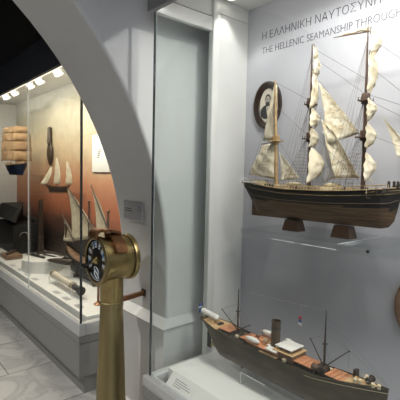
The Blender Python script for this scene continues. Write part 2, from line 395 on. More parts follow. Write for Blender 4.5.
# track spotlights in the far case
SP = None
names = ('leftmost', 'second from left', 'third from left, at the glass joint', 'fourth from left', 'rightmost, by the arch')
for i, y in enumerate((4.87, 4.56, 4.06, 3.80, 3.36)):
    loc = (1.235, y + .03, 2.515)
    if SP is None:
        t = thing('track_spotlight', '', 'spotlight', loc, 0, 'track spotlights in the far case')
        M().box((-.014, -.02, -.03), (.014, .02, 0), .003).obj('adapter', 'lamp_w', t)
        M().tube([(0, 0, -.03), (.015, -.01, -.055), (.03, -.02, -.075)], .013, 8).obj('arm', 'lamp_w', t)
        d = V((.45, -.1, -.75)).normalized(); c = V((.045, -.03, -.115))
        hd = M().tube([c - d * .065, c - d * .06, c - d * .01, c + d * .035, c + d * .05], [.020, .028, .033, .039, .040], 20).obj('lamp_head', 'lamp_w', t)
        M().tube([c + d * .0505, c + d * .053], .028, 20).obj('lens', 'lens', hd)
        SP = t
    else: t = dup(SP, loc)
    t['label'] = 'white track spotlight inside the far case, ' + names[i]
    spot((loc[0] + .09, y - .04, 2.335), (1.80, y - .1, 1.75), 8, 140, (1, .90, .74), .03)
spot((1.33, 2.95, 2.36), (1.6, 2.9, .5), 18, 110, (1, .88, .72), .03)  # this spot and the next have no lamp head
spot((1.33, 5.5, 2.36), (1.7, 5.9, .5), 9, 110, (1, .88, .72), .03)

# ------------------------------------------------------------------ ship building helpers
def hull(st, nj, prof, zsplit=None, mats=None, name='hull', parent=None):
    """st: list of (xk, xg, b, zk, zg); prof(j) half-breadth fraction. Root-relative: forward = -Y, viewer side = -X."""
    m = M(); rows = []
    for xk, xg, b, zk, zg in st:
        left, right = [], []
        for j in range(nj + 1):
            q = j / nj; x = xk + (xg - xk) * q ** 1.6; z = zk + (zg - zk) * q; w = b * prof(q)
            left.append(m.v((-w, -x, z))); right.append(m.v((w, -x, z)))
        rows.append((left, right))
    for a, b in zip(rows, rows[1:]):
        for s in (0, 1):
            for j in range(nj):
                q = [a[s][j], b[s][j], b[s][j + 1], a[s][j + 1]]
                zc = sum(v.co.z for v in q) / 4
                m.mi = 0 if zsplit is None or zc < zsplit else 1
                m.f(q if s else q[::-1])
    m.mi = 0 if zsplit is None else 1
    for k in (0, -1):
        l, r = rows[k]; m.f(l + r[::-1])
    for a, b in zip(rows, rows[1:]): m.f([a[0][0], a[1][0], b[1][0], b[0][0]])
    bmesh.ops.remove_doubles(m.bm, verts=m.bm.verts[:], dist=.0004)
    return m.obj(name, mats, parent)
def deck(st, drop, m_, parent, name='deck', inset=.97):
    m = M(); rows = []
    for xk, xg, b, zk, zg in st:
        rows.append((m.v((-b * inset, -xg, zg - drop)), m.v((b * inset, -xg, zg - drop)), m.v((-b * inset, -xg, zg - drop - .004)), m.v((b * inset, -xg, zg - drop - .004))))
    for a, b in zip(rows, rows[1:]):
        m.f([a[0], b[0], b[1], a[1]]); m.f([a[2], a[3], b[3], b[2]]); m.f([a[0], a[2], b[2], b[0]]); m.f([a[1], b[1], b[3], a[3]])
    m.f(list(rows[0][:2]) + [rows[0][3], rows[0][2]]); m.f([rows[-1][0], rows[-1][2], rows[-1][3], rows[-1][1]])
    return m.obj(name, m_, parent)
def edge_lines(st, frac_z, prof, r, m_, parent, name, out=.002):
    m = M()
    for s in (-1, 1):
        pts = []
        for xk, xg, b, zk, zg in st:
            q = frac_z if frac_z <= 1 else 1
            pts.append((s * (b * prof(q) + out), -(xk + (xg - xk) * q ** 1.6), zk + (zg - zk) * q))
        m.tube(pts, r, 5)
    return m.obj(name, m_, parent)
def sail_tri(a, b, c, belly, m_, parent, name='sail', n=12, scallop=.0, mirror=1):
    a, b, c = V(a), V(b), V(c); nrm = (b - a).cross(c - a).normalized(); ph = random.random() * 6
    m = M()
    def fn(u, v):
        p = a + (b - a) * u; q = a + (c - a) * u; r = p + (q - p) * v
        w = sin(pi * min(1, u)) * .55 + .45 * sin(pi * v) * u
        return r + nrm * (belly * w + .0022 * sin(u * 23 + v * 9 + ph) * u) 
    m.grid(fn, n, n); bmesh.ops.remove_doubles(m.bm, verts=m.bm.verts[:], dist=.0002)
    return m.obj(name, m_, parent, solid=.0008)
def sail_quad(a, b, c, d, belly, m_, parent, name='sail', n=12, bdir=None, foot=0):
    a, b, c, d = V(a), V(b), V(c), V(d)    # a-b head, d-c foot
    nrm = V(bdir).normalized() if bdir else (b - a).cross(d - a).normalized(); ph = random.random() * 6
    m = M()
    def fn(u, v):
        p = (a + (b - a) * u) * (1 - v) + (d + (c - d) * u) * v
        w = sin(pi * u) ** .7 * (sin(pi * min(1, v * .72 + .04)))
        return p + nrm * (belly * w + .002 * sin(u * 17 + v * 8 + ph) + .0022 * sin(u * 9 - v * 19 + ph)) + V((0, 0, foot * sin(pi * u) * v))
    m.grid(fn, n, n)
    return m.obj(name, m_, parent, solid=.0008)

# ------------------------------------------------------------------ the big three-masted ship
SX, SY, SZ = 1.6, 1.08, 1.294
B0 = 1.298
sh = thing('sailing_ship_model', 'large three-masted sailing ship model with cream sails, black and brown hull, on the acrylic shelf', 'ship model', (SX, SY, B0))
def W(y, z, x=SX): return (x - SX, y - SY, z - B0)
prof = lambda q: (.10 + .90 * (1 - (1 - q) ** 2.6)) if q > 0 else .08
st = []
for i in range(25):
    t = i / 24
    b = .062 * max(.0, 1 - abs(2 * t - 1) ** 2.8) ** .85
    if t < .5: b = max(b, .030 + .032 * min(1, t / .3))
    if i == 24: b = .002
    xk = -.35 + .70 * t; xg = -.417 + .832 * t
    zk = 1.346 + .006 * t; zg = 1.497 + .030 * max(0, (.38 - t) / .38) ** 1.3 + .026 * max(0, (t - .55) / .45) ** 1.8
    if i == 22: xk, zk = .332, 1.3515
    if i == 23: xk, zk = .362, 1.360
    if i == 24: xk, zk = .384, 1.388
    if i == 0: zk = 1.44; xk = -.375
    if i == 1: zk = 1.36
    st.append((xk, xg, b, zk - B0, zg - B0))
# keep keel low: fine deadwood at the stern
hull(st, 16, prof, 1.432 - B0, ['hull_wood', 'hull_black'], 'hull', sh)
deck(st, .010, 'deck_wood', sh)
m = M(); m.prism([(-.004, .35 + .006, 1.346 - B0), (-.004, .35 - .06, 1.346 - B0), (-.004, .35 - .06, 1.445 - B0), (-.004, .356, 1.445 - B0)], (.008, 0, 0)); m.obj('rudder_post', 'hull_wood', sh)
m = M(); m.prism([(-.003, .362, 1.348 - B0), (-.003, .3565, 1.348 - B0), (-.003, .3565, 1.44 - B0), (-.003, .362, 1.44 - B0)], (.006, 0, 0)); m.obj('rudder', 'hull_wood', sh)
edge_lines(st, .985, prof, .0022, 'spar_light', sh, 'cap_rail')
edge_lines(st, .84, prof, .0008, 'spar_light', sh, 'wale_line', .0005)
edge_lines(st, .62, prof, .0013, 'hull_wood', sh, 'copper_line', .0004)
# rail stanchions, deckhouses, small fittings
def repeat(proto, spots, parent):      # copies of one small part
    for k, q in enumerate(spots):
        o = proto if k == 0 else proto.copy()
        if k: COL.objects.link(o); o.parent = parent
        o.location = q
pts = []
for s in (-1, 1):
    for i in range(1, 24):
        for k in (0, .5):
            a, c = st[i], st[min(i + 1, 23)]
            pts.append((s * (a[2] + (c[2] - a[2]) * k) * .97, -(a[1] + (c[1] - a[1]) * k), a[4] + (c[4] - a[4]) * k - .006))
repeat(M().tube([(0, 0, 0), (0, 0, .019)], .0013, 4).obj('rail_stanchion', 'cream_fit', sh), pts, sh)
m = M()
for s in (-1, 1): m.tube([(s * a[2] * .97, -a[1], a[4] + .014) for a in st[1:23]], .0013, 4)
m.obj('hand_rail', 'spar_light', sh)
M().box(W(1.22, 1.485, SX - .025), W(1.27, 1.512, SX + .025), .002).obj('deckhouse', 'cream_fit', sh)
M().box(W(.95, 1.482, SX - .028), W(1.02, 1.508, SX + .028), .002).obj('deckhouse', 'cream_fit', sh)
M().box(W(1.36, 1.505, SX - .02), W(1.42, 1.528, SX + .02), .002).obj('cabin_top', 'cream_fit', sh)
M().box(W(1.40, 1.518, SX - .045), W(1.475, 1.5225, SX + .045), .001).obj('poop_deck', 'white', sh)
for y, c in ((.90, 'dark_fit'), (.80, 'dark_fit'), (1.14, 'dark_fit'), (1.33, 'dark_fit'), (.76, 'dark_fit'), (.73, 'dark_fit')):
    M().lathe([(.005, 0), (.007, .004), (.007, .022), (.004, .026)], W(y, 1.49, SX - .03), n=10).obj('bollard', c, sh)
for y in (.72, .70, .685):
    M().lathe([(.004, 0), (.006, .004), (.005, .022), (.007, .024), (.002, .028)], W(y, 1.516, SX - .012), n=10).obj('bollard', 'dark_fit', sh)
repeat(M().lathe([(.001, 0), (.0024, .002), (.0016, .010), (.0026, .022), (.001, .026)], (0, 0, 0), n=8).obj('belaying_pin', 'cream_fit', sh),
       [W(y0_ + .010 * k, 1.488, SX + sx * .030) for y0_, n_ in ((.87, 9), (1.03, 12), (1.20, 8)) for k in range(n_) for sx in (-1, 1)], sh)
for y0_, y1_ in ((.865, .955), (1.025, 1.145), (1.195, 1.275)):
    for sx in (-1, 1): M().box(W(y0_, 1.503, SX + sx * .030 - .003), W(y1_, 1.507, SX + sx * .030 + .003), .0008).obj('pin_rail', 'spar_light', sh)
for y, x in ((1.165, -.022), (.99, .028)):
    m = M(); n_ = 11
    m.tube([W(y + .045 - .09 * k / 10, 1.518, SX + x) for k in range(n_)], [.011 * max(.1, 1 - abs(2 * k / 10 - 1) ** 2.6) ** .8 for k in range(n_)], 10)
    m.obj('ship_boat', 'cream_fit', sh)
m = M(); a = [W(.775 + .012 * cos(t * pi / 8) , 1.535 + .014 * sin(t * pi / 8), SX - .058) for t in range(0, 9)]
m.tube([W(.787, 1.49, SX - .058)] + a, .0016, 6); m.obj('davit', 'cream_fit', sh)
for k in (0, 1):
    m = M(); a = [W(1.485 - .025 * k + .010 * cos(t * pi / 8), 1.532 + .012 * sin(t * pi / 8), SX - .04) for t in range(9)]
    m.tube([W(1.495 - .025 * k, 1.51, SX - .04)] + a, .0013, 6); m.obj('davit', 'enamel_w', sh)
# anchor on the bow
m = M(); m.tube([W(.775, 1.475, SX - .059), W(.775, 1.505, SX - .061)], .0018, 6); m.tube([W(.762, 1.482, SX - .060), W(.768, 1.474, SX - .060), W(.775, 1.472, SX - .060), W(.782, 1.474, SX - .060), W(.788, 1.482, SX - .060)], .0018, 6)
m.obj('anchor', 'dark_fit', sh)
M().tube([W(.70, 1.52), W(.56, 1.575), W(.46, 1.60)], [.007, .005, .003], 8).obj('bowsprit', 'spar', sh)

def mast(y, base, tops, name_mat, top_z, rake=0.0):
    z0, z1 = base, top_z
    y1 = y + rake
    mm = M().tube([W(y, z0), W(y + rake * .5, (z0 + z1) / 2), W(y1, z1)], [.0098, .0070, .0025], 10).obj('mast', name_mat, sh)
    for zt, w in tops:
        m = M(); yy = y + rake * (zt - z0) / (z1 - z0)
        m.box(W(yy - w * .7, zt - .002, SX - w), W(yy + w * .7, zt + .003, SX + w), .001)
        for sx in (-1, 1):
            m.tube([W(yy, zt - .022, SX + sx * .005), W(yy, zt, SX + sx * w * .8)], .0016, 5)
        m.box(W(yy - .014, zt - .014, SX - .012), W(yy + .014, zt + .030, SX + .012), .002)
        m.obj('mast_top', name_mat, mm)
        repeat(M().tube([(0, 0, 0), (0, 0, .011)], .0016, 5).obj('dead_eye', 'dark_fit', mm), [W(yy - w * .6 + k * w * .4, zt + .003, SX + sx * w * .9) for k in range(4) for sx in (-1, 1)], mm)
    return mm
mz = mast(1.285, 1.50, [(1.728, .034)], 'spar_light', 2.035, .03)
mn = mast(1.094, 1.49, [(1.728, .034), (1.885, .028)], 'spar', 2.158, .012)
fm = mast(.832, 1.50, [(1.72, .036), (1.87, .030)], 'spar', 2.162, .010)

YD = V((.89, .456, 0))       # the yards are braced round
BD = V((.456, -.89, 0))
def square(mm, y, zt, zb, wt, wb, belly, m_='sail', foot=.0, shift=0, yd=YD, slack=0):
    c1 = V(W(y, zt)) + BD * (.010 + shift); c2 = V(W(y, zb)) + BD * (.008 + shift)
    M().tube([c1 - yd * (wt + .012), c1, c1 + yd * (wt + .012)], [.0016, .0036, .0016], 8).obj('yard', 'spar', mm)
    return sail_quad(c1 - yd * wt, c1 + yd * wt, c2 + yd * wb, c2 - yd * wb - V((0, 0, slack)), belly, m_, sh, 'square_sail', 14, tuple(BD), foot)
# main mast, square sails
yy = 1.10
square(mn, yy, 2.14, 2.075, .045, .055, .012, 'sail', .01)
square(mn, yy - .004, 2.10, 2.015, .03, .05, .022, 'sail', .01)
square(mn, yy, 2.03, 1.868, .05, .085, .022, 'sail', .025, slack=.012)
square(mn, yy, 1.862, 1.785, .06, .095, .030, 'sail', .02, slack=.014)
square(mn, yy, 1.775, 1.685, .06, .075, .030, 'sail', .02)
square(mn, yy - .004, 1.685, 1.545, .07, .14, .056, 'sail', .03, slack=.02)
yy = .84
square(fm, yy, 2.15, 2.05, .035, .05, .042, 'sail', .02)
square(fm, yy, 2.06, 1.895, .045, .07, .034, 'sail', .035)
square(fm, yy, 1.872, 1.79, .06, .075, .038, 'sail', .025)
square(fm, yy, 1.775, 1.675, .06, .075, .040, 'sail', .02)
square(fm, yy, 1.655, 1.555, .07, .12, .046, 'sail', .025, slack=.015)
# royal yard left swung aft with its cloth furled on it
M().tube([W(.995, 2.160, SX - .005), W(.92, 2.157), W(.835, 2.148)], [.0018, .003, .0032], 8).obj('yard', 'spar', fm)
m = M(); m.tube([W(.965, 2.163), W(.935, 2.166), W(.905, 2.161), W(.87, 2.166), W(.842, 2.160)], [.002, .0055, .004, .008, .012], 10); m.obj('furled_sail', 'sail', sh)
# mizzen: gaff topsail, spanker and a staysail
sail_quad(W(1.318, 2.02), W(1.30, 2.00), W(1.297, 1.735), W(1.385, 1.735), .012, 'sail', sh, 'gaff_topsail', 12)
g = sail_quad(W(1.385, 1.712), W(1.295, 1.722), W(1.292, 1.540), W(1.474, 1.562), .022, 'sail', sh, 'spanker', 14, (-1, .15, 0), .0)
M().tube([W(1.392, 1.718), W(1.29, 1.725)], [.0018, .003], 7).obj('gaff', 'spar', mz)
M().tube([W(1.472, 1.562), W(1.29, 1.54)], [.0022, .0035], 7).obj('boom', 'spar', mz)
sail_tri(W(1.276, 1.675), W(1.148, 1.545), W(1.258, 1.532), .012, 'sail_old', sh, 'staysail')
# large staysails between main and fore mast
sail_tri(W(1.062, 1.978), W(.856, 1.738), W(1.012, 1.705), .02, 'sail_old', sh, 'staysail', 16)
sail_quad(W(1.045, 1.815), W(.985, 1.765), W(.848, 1.553), W(.966, 1.55), .02, 'sail_old', sh, 'staysail', 16)
sail_quad(W(1.056, 1.77, SX + .03), W(1.03, 1.74, SX + .03), W(.985, 1.55, SX + .03), W(1.04, 1.53, SX + .03), .012, 'back_panel', sh, 'staysail', 12)  # shaded back of the main course, painted lilac grey
# jibs ahead of the fore mast
sail_tri(W(.765, 1.80), W(.60, 1.60), W(.70, 1.64), .02, 'sail', sh, 'jib')
sail_tri(W(.70, 1.90), W(.50, 1.62), W(.61, 1.66), .02, 'sail', sh, 'jib')
# rigging
def lines(pairs, r, name, m_='rope', parent=sh):
    m = M()
    for a, b in pairs: m.tube([a, b], r, 4, False)
    return m.obj(name, m_, parent)
stays = [(W(1.06, 1.985), W(.842, 1.72)), (W(1.31, 2.02), W(1.10, 1.90)), (W(1.30, 1.90), W(1.10, 1.735)), (W(1.10, 2.10), W(.842, 1.90)), (W(1.10, 2.14), W(.842, 1.96)),
         (W(.842, 2.13), W(.50, 1.84)), (W(.842, 2.02), W(.50, 1.71)), (W(.84, 1.90), W(.52, 1.76)), (W(.84, 1.88), W(.50, 1.68)), (W(.84, 1.74), W(.5, 1.60)), (W(1.095, 1.76), W(.842, 1.53)),
         (W(1.29, 1.74), W(1.11, 1.52)), (W(1.47, 1.562), W(1.33, 1.90)), (W(.842, 1.66), W(1.10, 1.56))]
for a, b in stays: lines([(a, b)], .0008, 'stay')
for y, zt, mm in ((1.295, 1.72, mz), (1.10, 1.72, mn), (.838, 1.715, fm)):
    for s in (-1, 1):
        hw = .056; n = 6
        bot = [V(W(y + .012 + .022 * k, 1.50, SX + s * hw)) for k in range(n)]
        top = [V(W(y + .003 + .002 * k, zt, SX + s * .02)) for k in range(n)]
        pr = list(zip(bot, top))
        for q in range(1, 14):
            t = q / 14
            pr.append((bot[0].lerp(top[0], t), bot[-1].lerp(top[-1], t)))
        lines(pr, .00055, 'shrouds')
for y, zs, mm in ((1.10, (1.885, 2.10), mn), (.838, (1.87, 2.11), fm), (1.30, (1.95,), mz)):
    for s in (-1, 1):
        pr = []
        for z in zs:
            for k in range(3):
                pr.append((W(y + .04 + .03 * k + (z - 1.8) * .12, 1.50, SX + s * .055), W(y + .004, z, SX + s * .004)))
        pr += [(W(y + .01 + .012 * k, 1.735, SX + s * .03), W(y + .004, zs[0], SX + s * .008)) for k in range(3)]
        lines(pr, .0006, 'backstays', 'rope_light' if s > 0 else 'rope')
# chocks and acrylic shelf
ck = thing('support_block', 'dark brown wooden block under the big sailing ship, the left one', 'support block', (1.6, 1.172, SZ), 0, 'blocks under the sailing ship')
M().hexa([(-.032, -.046, 0), (.032, -.046, 0), (.032, .046, 0), (-.032, .046, 0)], [(-.024, -.034, .052), (.024, -.034, .052), (.024, .034, .052), (-.024, .034, .052)]).obj('block', 'block_wood', ck)
M().box((-.010, -.036, .046), (.010, .036, .0535), .001).obj('keel_slot', 'dark_fit', ck)
dup(ck, (1.6, .91, SZ), 'dark brown wooden block under the big sailing ship, the right one')
sf = thing('acrylic_shelf', 'clear acrylic shelf carrying the big sailing ship on the lettered panel', 'shelf', (1.65, 1.05, SZ - .006))
M().box((-.20, -.36, 0), (.172, .33, .006), .001).obj('shelf_plate', 'acrylic', sf)
M().box((-.206, -.36, -.022), (-.200, .33, .007), .001).obj('front_lip', 'acrylic', sf)
M().box((.166, -.36, -.10), (.1735, .33, 0), .001).obj('back_plate', 'acrylic', sf)
for y in (-.36, .324): M().prism([(-.198, y, 0), (.165, y, 0), (.165, y, -.09), (-.198, y, -.018)], (0, .006, 0)).obj('side_gusset', 'acrylic', sf)
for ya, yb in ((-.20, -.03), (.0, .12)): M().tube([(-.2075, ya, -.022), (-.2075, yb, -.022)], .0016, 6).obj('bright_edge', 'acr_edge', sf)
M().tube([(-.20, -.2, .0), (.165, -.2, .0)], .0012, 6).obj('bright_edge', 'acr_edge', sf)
M().lathe([(.006, -.004), (.007, 0), (.003, .003)], (-.207, -.33, -.008), 'x', 12).obj('screw', 'dark_fit', sf)

# ------------------------------------------------------------------ the steamship
TX, TY, TZ = 1.47, 1.13, .536
ss = thing('steamship_model', 'long dark steam cargo ship model with orange hatches and a funnel on clear stands', 'ship model', (TX, TY, TZ))
def T(y, z, x=TX): return (x - TX, y - TY, z - TZ)
sprof = lambda q: min(1, (.30 + .70 * (1 - (1 - min(1, q / .45)) ** 2.2))) if q > 0 else .22
s2 = []
for i in range(33):
    t = i / 32
    b = .070 * (1 - abs(2 * t - 1) ** 4.2) ** .7 if 0 < t < 1 else 0
    if t < .4: b = max(b, .070 * min(1, .45 + .55 * (t / .16)) if t < .16 else b)
    if t > .6: b = min(b, .070 * (1 - ((t - .6) / .4) ** 2.0))
    if i == 32: b = .0022
    xg = -.530 + 1.03 * t; xk = -.455 + .945 * t
    zk = .594; zg = .742 + .022 * max(0, (.30 - t) / .30) + (.040 * ((t - .72) / .28) ** 1.0 if t > .72 else 0)
    if i == 0: zk = .69
    if i == 1: zk = .655
    if i == 2: zk = .62
    s2.append((xk, xg, b, zk - TZ, zg - TZ))
hull(s2, 14, sprof, None, ['steam_hull'], 'hull', ss)
deck(s2, .008, 'dark_fit', ss)
edge_lines(s2, .985, sprof, .0020, 'steam_hull', ss, 'bulwark_rail', .0012)
edge_lines(s2[22:], .90, sprof, .0012, 'cream_fit', ss, 'bow_stripe', .0004)
zd = .738
def TB(ya, yb, za, zb, hw, name, mt, xc=TX, bev=.0015): return M().box(T(min(ya, yb), za, xc - hw), T(max(ya, yb), zb, xc + hw), bev).obj(name, mt, ss)
# raised decks
def sub_deck(i0, i1, name, mt, lift=.0):
    rows = s2[i0:i1 + 1]; m = M(); v = []
    for xk, xg, b, zk, zg in rows: v.append((m.v((-b * .93, -xg, zg + lift)), m.v((b * .93, -xg, zg + lift)), m.v((-b * .93, -xg, zg - .012)), m.v((b * .93, -xg, zg - .012))))
    for a, b in zip(v, v[1:]):
        m.f([a[0], b[0], b[1], a[1]]); m.f([a[2], a[3], b[3], b[2]]); m.f([a[0], a[2], b[2], b[0]]); m.f([a[1], b[1], b[3], a[3]])
    m.f([v[0][0], v[0][1], v[0][3], v[0][2]]); m.f([v[-1][0], v[-1][2], v[-1][3], v[-1][1]])
    return m.obj(name, mt, ss)
sub_deck(1, 5, 'poop_deck', 'ochre_deck', -.002)
sub_deck(27, 31, 'forecastle_deck', 'ochre_deck', -.004)
for ya, yb, hw in ((1.50, 1.42, .040), (1.345, 1.30, .042), (1.025, .925, .042), (.872, .79, .040)):
    h = TB(ya, yb, .734, .752, hw, 'hatch_coaming', 'dark_fit')
    m = M()
    n = 4
    for k in range(n):
        y0 = yb + (ya - yb) * k / n + .001; y1_ = yb + (ya - yb) * (k + 1) / n - .001
        m.box(T(y0, .752, TX - hw - .001), T(y1_, .7555, TX + hw + .001), .0008)
    m.obj('hatch_cover', 'hatch', h)
# midship house
TB(1.285, 1.095, .736, .757, .055, 'midship_house', 'mid_wood')
TB(1.288, 1.10, .757, .760, .064, 'boat_deck', 'hatch')
TB(1.125, 1.022, .74, .772, .050, 'bridge_house', 'mid_wood')
TB(1.13, 1.018, .772, .775, .056, 'bridge_deck', 'ochre_deck')
TB(1.122, 1.03, .790, .7945, .047, 'bridge_roof', 'canvas_w')
TB(1.165, 1.10, .764, .769, .02, 'awning', 'canvas_w', TX - .048)
for y in (1.115, 1.037, 1.075):
    for s in (-1, 1): M().tube([T(y, .774, TX + s * .044), T(y, .791, TX + s * .044)], .0014, 6).obj('bridge_post', 'cream_fit', ss)
TB(1.105, 1.035, .775, .790, .034, 'wheelhouse', 'mid_wood')
TB(1.24, 1.20, .760, .772, .022, 'skylight', 'hatch')
TB(1.19, 1.175, .760, .776, .018, 'engine_casing', 'ochre_deck')
for x, y in ((TX - .03, 1.20), (TX + .03, 1.20), (TX + .03, 1.13)):
    M().tube([T(y, .76, x), T(y, .782, x), T(y - .006, .788, x), T(y - .014, .788, x)], [.004, .004, .006, .009], 10).obj('ventilator', 'cream_fit' if y > 1.15 else 'dark_fit', ss)
fu = M().lathe([(.0225, 0), (.0225, .004), (.021, .006), (.021, .112), (.0225, .114), (.0225, .124), (.019, .124), (.019, .110)], T(1.155, .760), n=24, cap=False).obj('funnel', 'funnel', ss)
M().lathe([(.0218, 0), (.0218, .010)], T(1.155, .845), n=24, cap=False).obj('funnel_band', 'dark_fit', fu)
def lifeboat(y, x, z, L=.088):
    m = M(); pts = []; rs = []
    for k in range(11):
        t = k / 10; pts.append(T(y + L / 2 - L * t, z, x)); rs.append(.0125 * max(.12, (1 - abs(2 * t - 1) ** 2.6)) ** .8)
    b = m.tube(pts, rs, 12).obj('lifeboat', 'canvas_w', ss)
    for k in (-.3, .3):
        M().tube([T(y + L * k, .757, x + .008 if x < TX else x - .008), T(y + L * k, z + .012, x + (.012 if x < TX else -.012)), T(y + L * k, z + .018, x)], .0014, 6).obj('davit', 'dark_fit', b)
lifeboat(1.245, TX - .058, .778); lifeboat(1.245, TX + .055, .782)
lifeboat(1.12, TX + .058, .780, .06)
M().tube([T(1.662, .798, TX - .015), T(1.655, .800, TX - .015), T(1.545, .786, TX - .010), T(1.536, .784, TX - .010)], [.008, .015, .015, .008], 12).obj('rolled_awning', 'canvas_w', ss)
for y in (1.64, 1.56): M().tube([T(y, .74, TX - .012), T(y, .79, TX - .012)], .0015, 6).obj('awning_post', 'cream_fit', ss)
TB(1.62, 1.56, .748, .766, .028, 'stern_house', 'ochre_deck')
TB(1.54, 1.52, .742, .762, .018, 'winch', 'dark_fit')
# narrow side walkways, cargo cases and lockers on deck
for ya, yb, c in ((1.20, 1.10, 'ochre_deck'), (1.40, 1.30, 'dark_fit')): TB(ya, yb, .739, .743, .009, 'side_walkway', c, TX - .058)
for y, x, c in ((1.365, .02, 'mid_wood'), (1.375, -.03, 'cream_fit'), (1.29, -.03, 'hatch'), (1.28, .02, 'mid_wood'), (1.06, -.055, 'cream_fit'), (1.52, -.03, 'cream_fit'), (1.53, .025, 'mid_wood'), (.885, .03, 'cream_fit'), (1.17, -.03, 'canvas_w'), (1.20, .01, 'ochre_deck')):
    TB(y + .008, y - .008, .738 if not 1.09 < y < 1.29 else .76, .752 if not 1.09 < y < 1.29 else .772, .008, 'deck_locker', c, TX + x)
# masts with derricks
def kmast(y, zt, der):
    mm = M().tube([T(y, .735), T(y, .86), T(y, zt)], [.0048, .0042, .0016], 10).obj('mast', 'dark_wood', ss)
    M().box(T(y - .008, .858, TX - .010), T(y + .008, .862, TX + .010), .001).obj('crosstree', 'dark_wood', mm)
    for (yb, zb, xb) in der:
        d = M().tube([T(y - .004 if yb < y else y + .004, .765, TX), T(yb, zb, xb)], [.0026, .0018], 8).obj('derrick', 'dark_wood', ss)
        M().lathe([(.001, -.004), (.0032, -.002), (.0032, .002), (.001, .004)], T(yb, zb - .002, xb), 'y', 10).obj('pulley', 'dark_fit', d)
    pr = []
    for s in (-1, 1):
        for k in (-1, 0, 1): pr.append((T(y + .02 * k + .01, .744, TX + s * .066), T(y, .86, TX)))
    lines(pr, .0005, 'shrouds', 'rope', ss)
    for (yb, zb, xb) in der: lines([(T(yb, zb, xb), T(y, .90, TX))], .0005, 'topping_lift', 'rope', ss)
kmast(1.40, .976, [(1.52, .840, TX), (1.325, .808, TX + .01)])
kmast(.898, 1.004, [(.968, .860, TX), (.79, .868, TX)])
lines([(T(.79, .868), T(.79, .79))], .0005, 'hoist', 'rope', ss)
lines([(T(.898, .99), T(.635, .79))], .0005, 'forestay', 'rope', ss); lines([(T(.898, .93), T(.64, .79))], .0005, 'forestay', 'rope', ss)
lines([(T(1.40, .97), T(.898, 1.0))], .0004, 'triatic_stay', 'rope_light', ss)
TB(.925, .905, .738, .766, .03, 'winch_house', 'dark_fit')
M().lathe([(.016, -.022), (.017, -.02), (.012, -.018), (.012, .018), (.017, .02), (.016, .022)], T(.885, .762, TX - .022), 'x', 16).obj('winch', 'dark_fit', ss)
M().lathe([(.016, -.022), (.017, -.02), (.012, -.018), (.012, .018), (.017, .02), (.016, .022)], T(.91, .760, TX - .03), 'y', 16).obj('winch', 'spar', ss)
M().lathe([(.010, -.02), (.013, -.017), (.009, -.015), (.009, .015), (.013, .017), (.010, .02)], T(.70, .788), 'x', 14).obj('windlass', 'dark_fit', ss)
for y, x in ((.725, TX - .03), (.725, TX + .025), (.74, TX - .036), (.68, TX - .018), (.66, TX - .012), (.72, TX + .005)):
    M().lathe([(.006, 0), (.006, .012), (.008, .014), (.003, .018)], T(y, .772, x), n=10).obj('bitt', 'cream_fit', ss)
TB(.775, .76, .765, .796, .012, 'companionway', 'dark_fit', TX + .02)
TB(.752, .742, .765, .786, .010, 'companionway', 'ochre_deck', TX - .02)
for z, h in ((.0, .0),):
    m = M()
    for s in (-1, 1):
        pts = [(s * a[2] * .96, -a[1], a[4] + .014) for a in s2[26:32]]
        m.tube(pts, .0008, 4)
        for p in pts: m.tube([(p[0], p[1], p[2] - .016), p], .0008, 4)
        pts = [(s * a[2] * .96, -a[1], a[4] + .016) for a in s2[1:7]]
        m.tube(pts, .0008, 4)
        for p in pts: m.tube([(p[0], p[1], p[2] - .018), p], .0008, 4)
    m.obj('guard_rails', 'cream_fit', ss)
# ensign, signal flag, rudder and screw
en = M().tube([T(1.655, .75), T(1.672, .838)], .0012, 6).obj('ensign_staff', 'spar_light', ss)
m = M(); m.grid(lambda u, v: T(1.672 + .036 * u, .836 - .018 * u - .052 * v, TX + .004 * sin(u * 6)), 8, 4); m.obj('ensign', 'flag_blue', en, solid=.0006)
m = M(); m.grid(lambda u, v: T(1.674 + .036 * u, .818 - .018 * u - .008 * v, TX - .0015 + .004 * sin(u * 6)), 8, 2); m.obj('ensign_stripe', 'flag_white', en, solid=.0006)
sf2 = M(); sf2.grid(lambda u, v: T(1.032 - .016 * u, .942 - .015 * v, TX + .002 * sin(u * 5)), 4, 4); fo = sf2.obj('signal_flag', 'flag_red', ss, solid=.0006)
m = M(); m.grid(lambda u, v: T(1.032 - .016 * u, .927 - .014 * v, TX + .002 * sin(u * 5)), 4, 4); m.obj('blue_field', 'flag_blue', fo, solid=.0006)
m = M(); m.grid(lambda u, v: T(1.034 - .020 * u, .913 - .014 * v, TX + .002 * sin(u * 5)), 4, 4); m.obj('white_field', 'flag_white', fo, solid=.0006)
lines([(T(1.02, .90), T(1.02, .99))], .0004, 'signal_halyard', 'rope_light', ss); lines([(T(1.02, .80), T(1.02, .90))], .0004, 'signal_halyard', 'rope_light', ss)
M().prism([T(1.628, .60, TX - .003), T(1.600, .60, TX - .003), T(1.606, .69, TX - .003), T(1.628, .69, TX - .003)], (.006, 0, 0)).obj('rudder', 'black', ss)
m = M(); m.lathe([(.003, 0), (.005, .006), (.002, .014)], T(1.578, .628), 'y', 10)
for k in range(4):
    a = k * pi / 2 + .4; m.box(T(1.582, .628 + .012 * sin(a) - .006, TX + .012 * cos(a) - .006), T(1.585, .628 + .012 * sin(a) + .006, TX + .012 * cos(a) + .006), .001)
m.obj('propeller', 'brass', ss)
M().tube([T(1.365, .594, TX), T(1.365, .582, TX), T(1.362, .574, TX)], [.004, .006, .004], 8).obj('keel_fitting', 'dark_fit', ss)
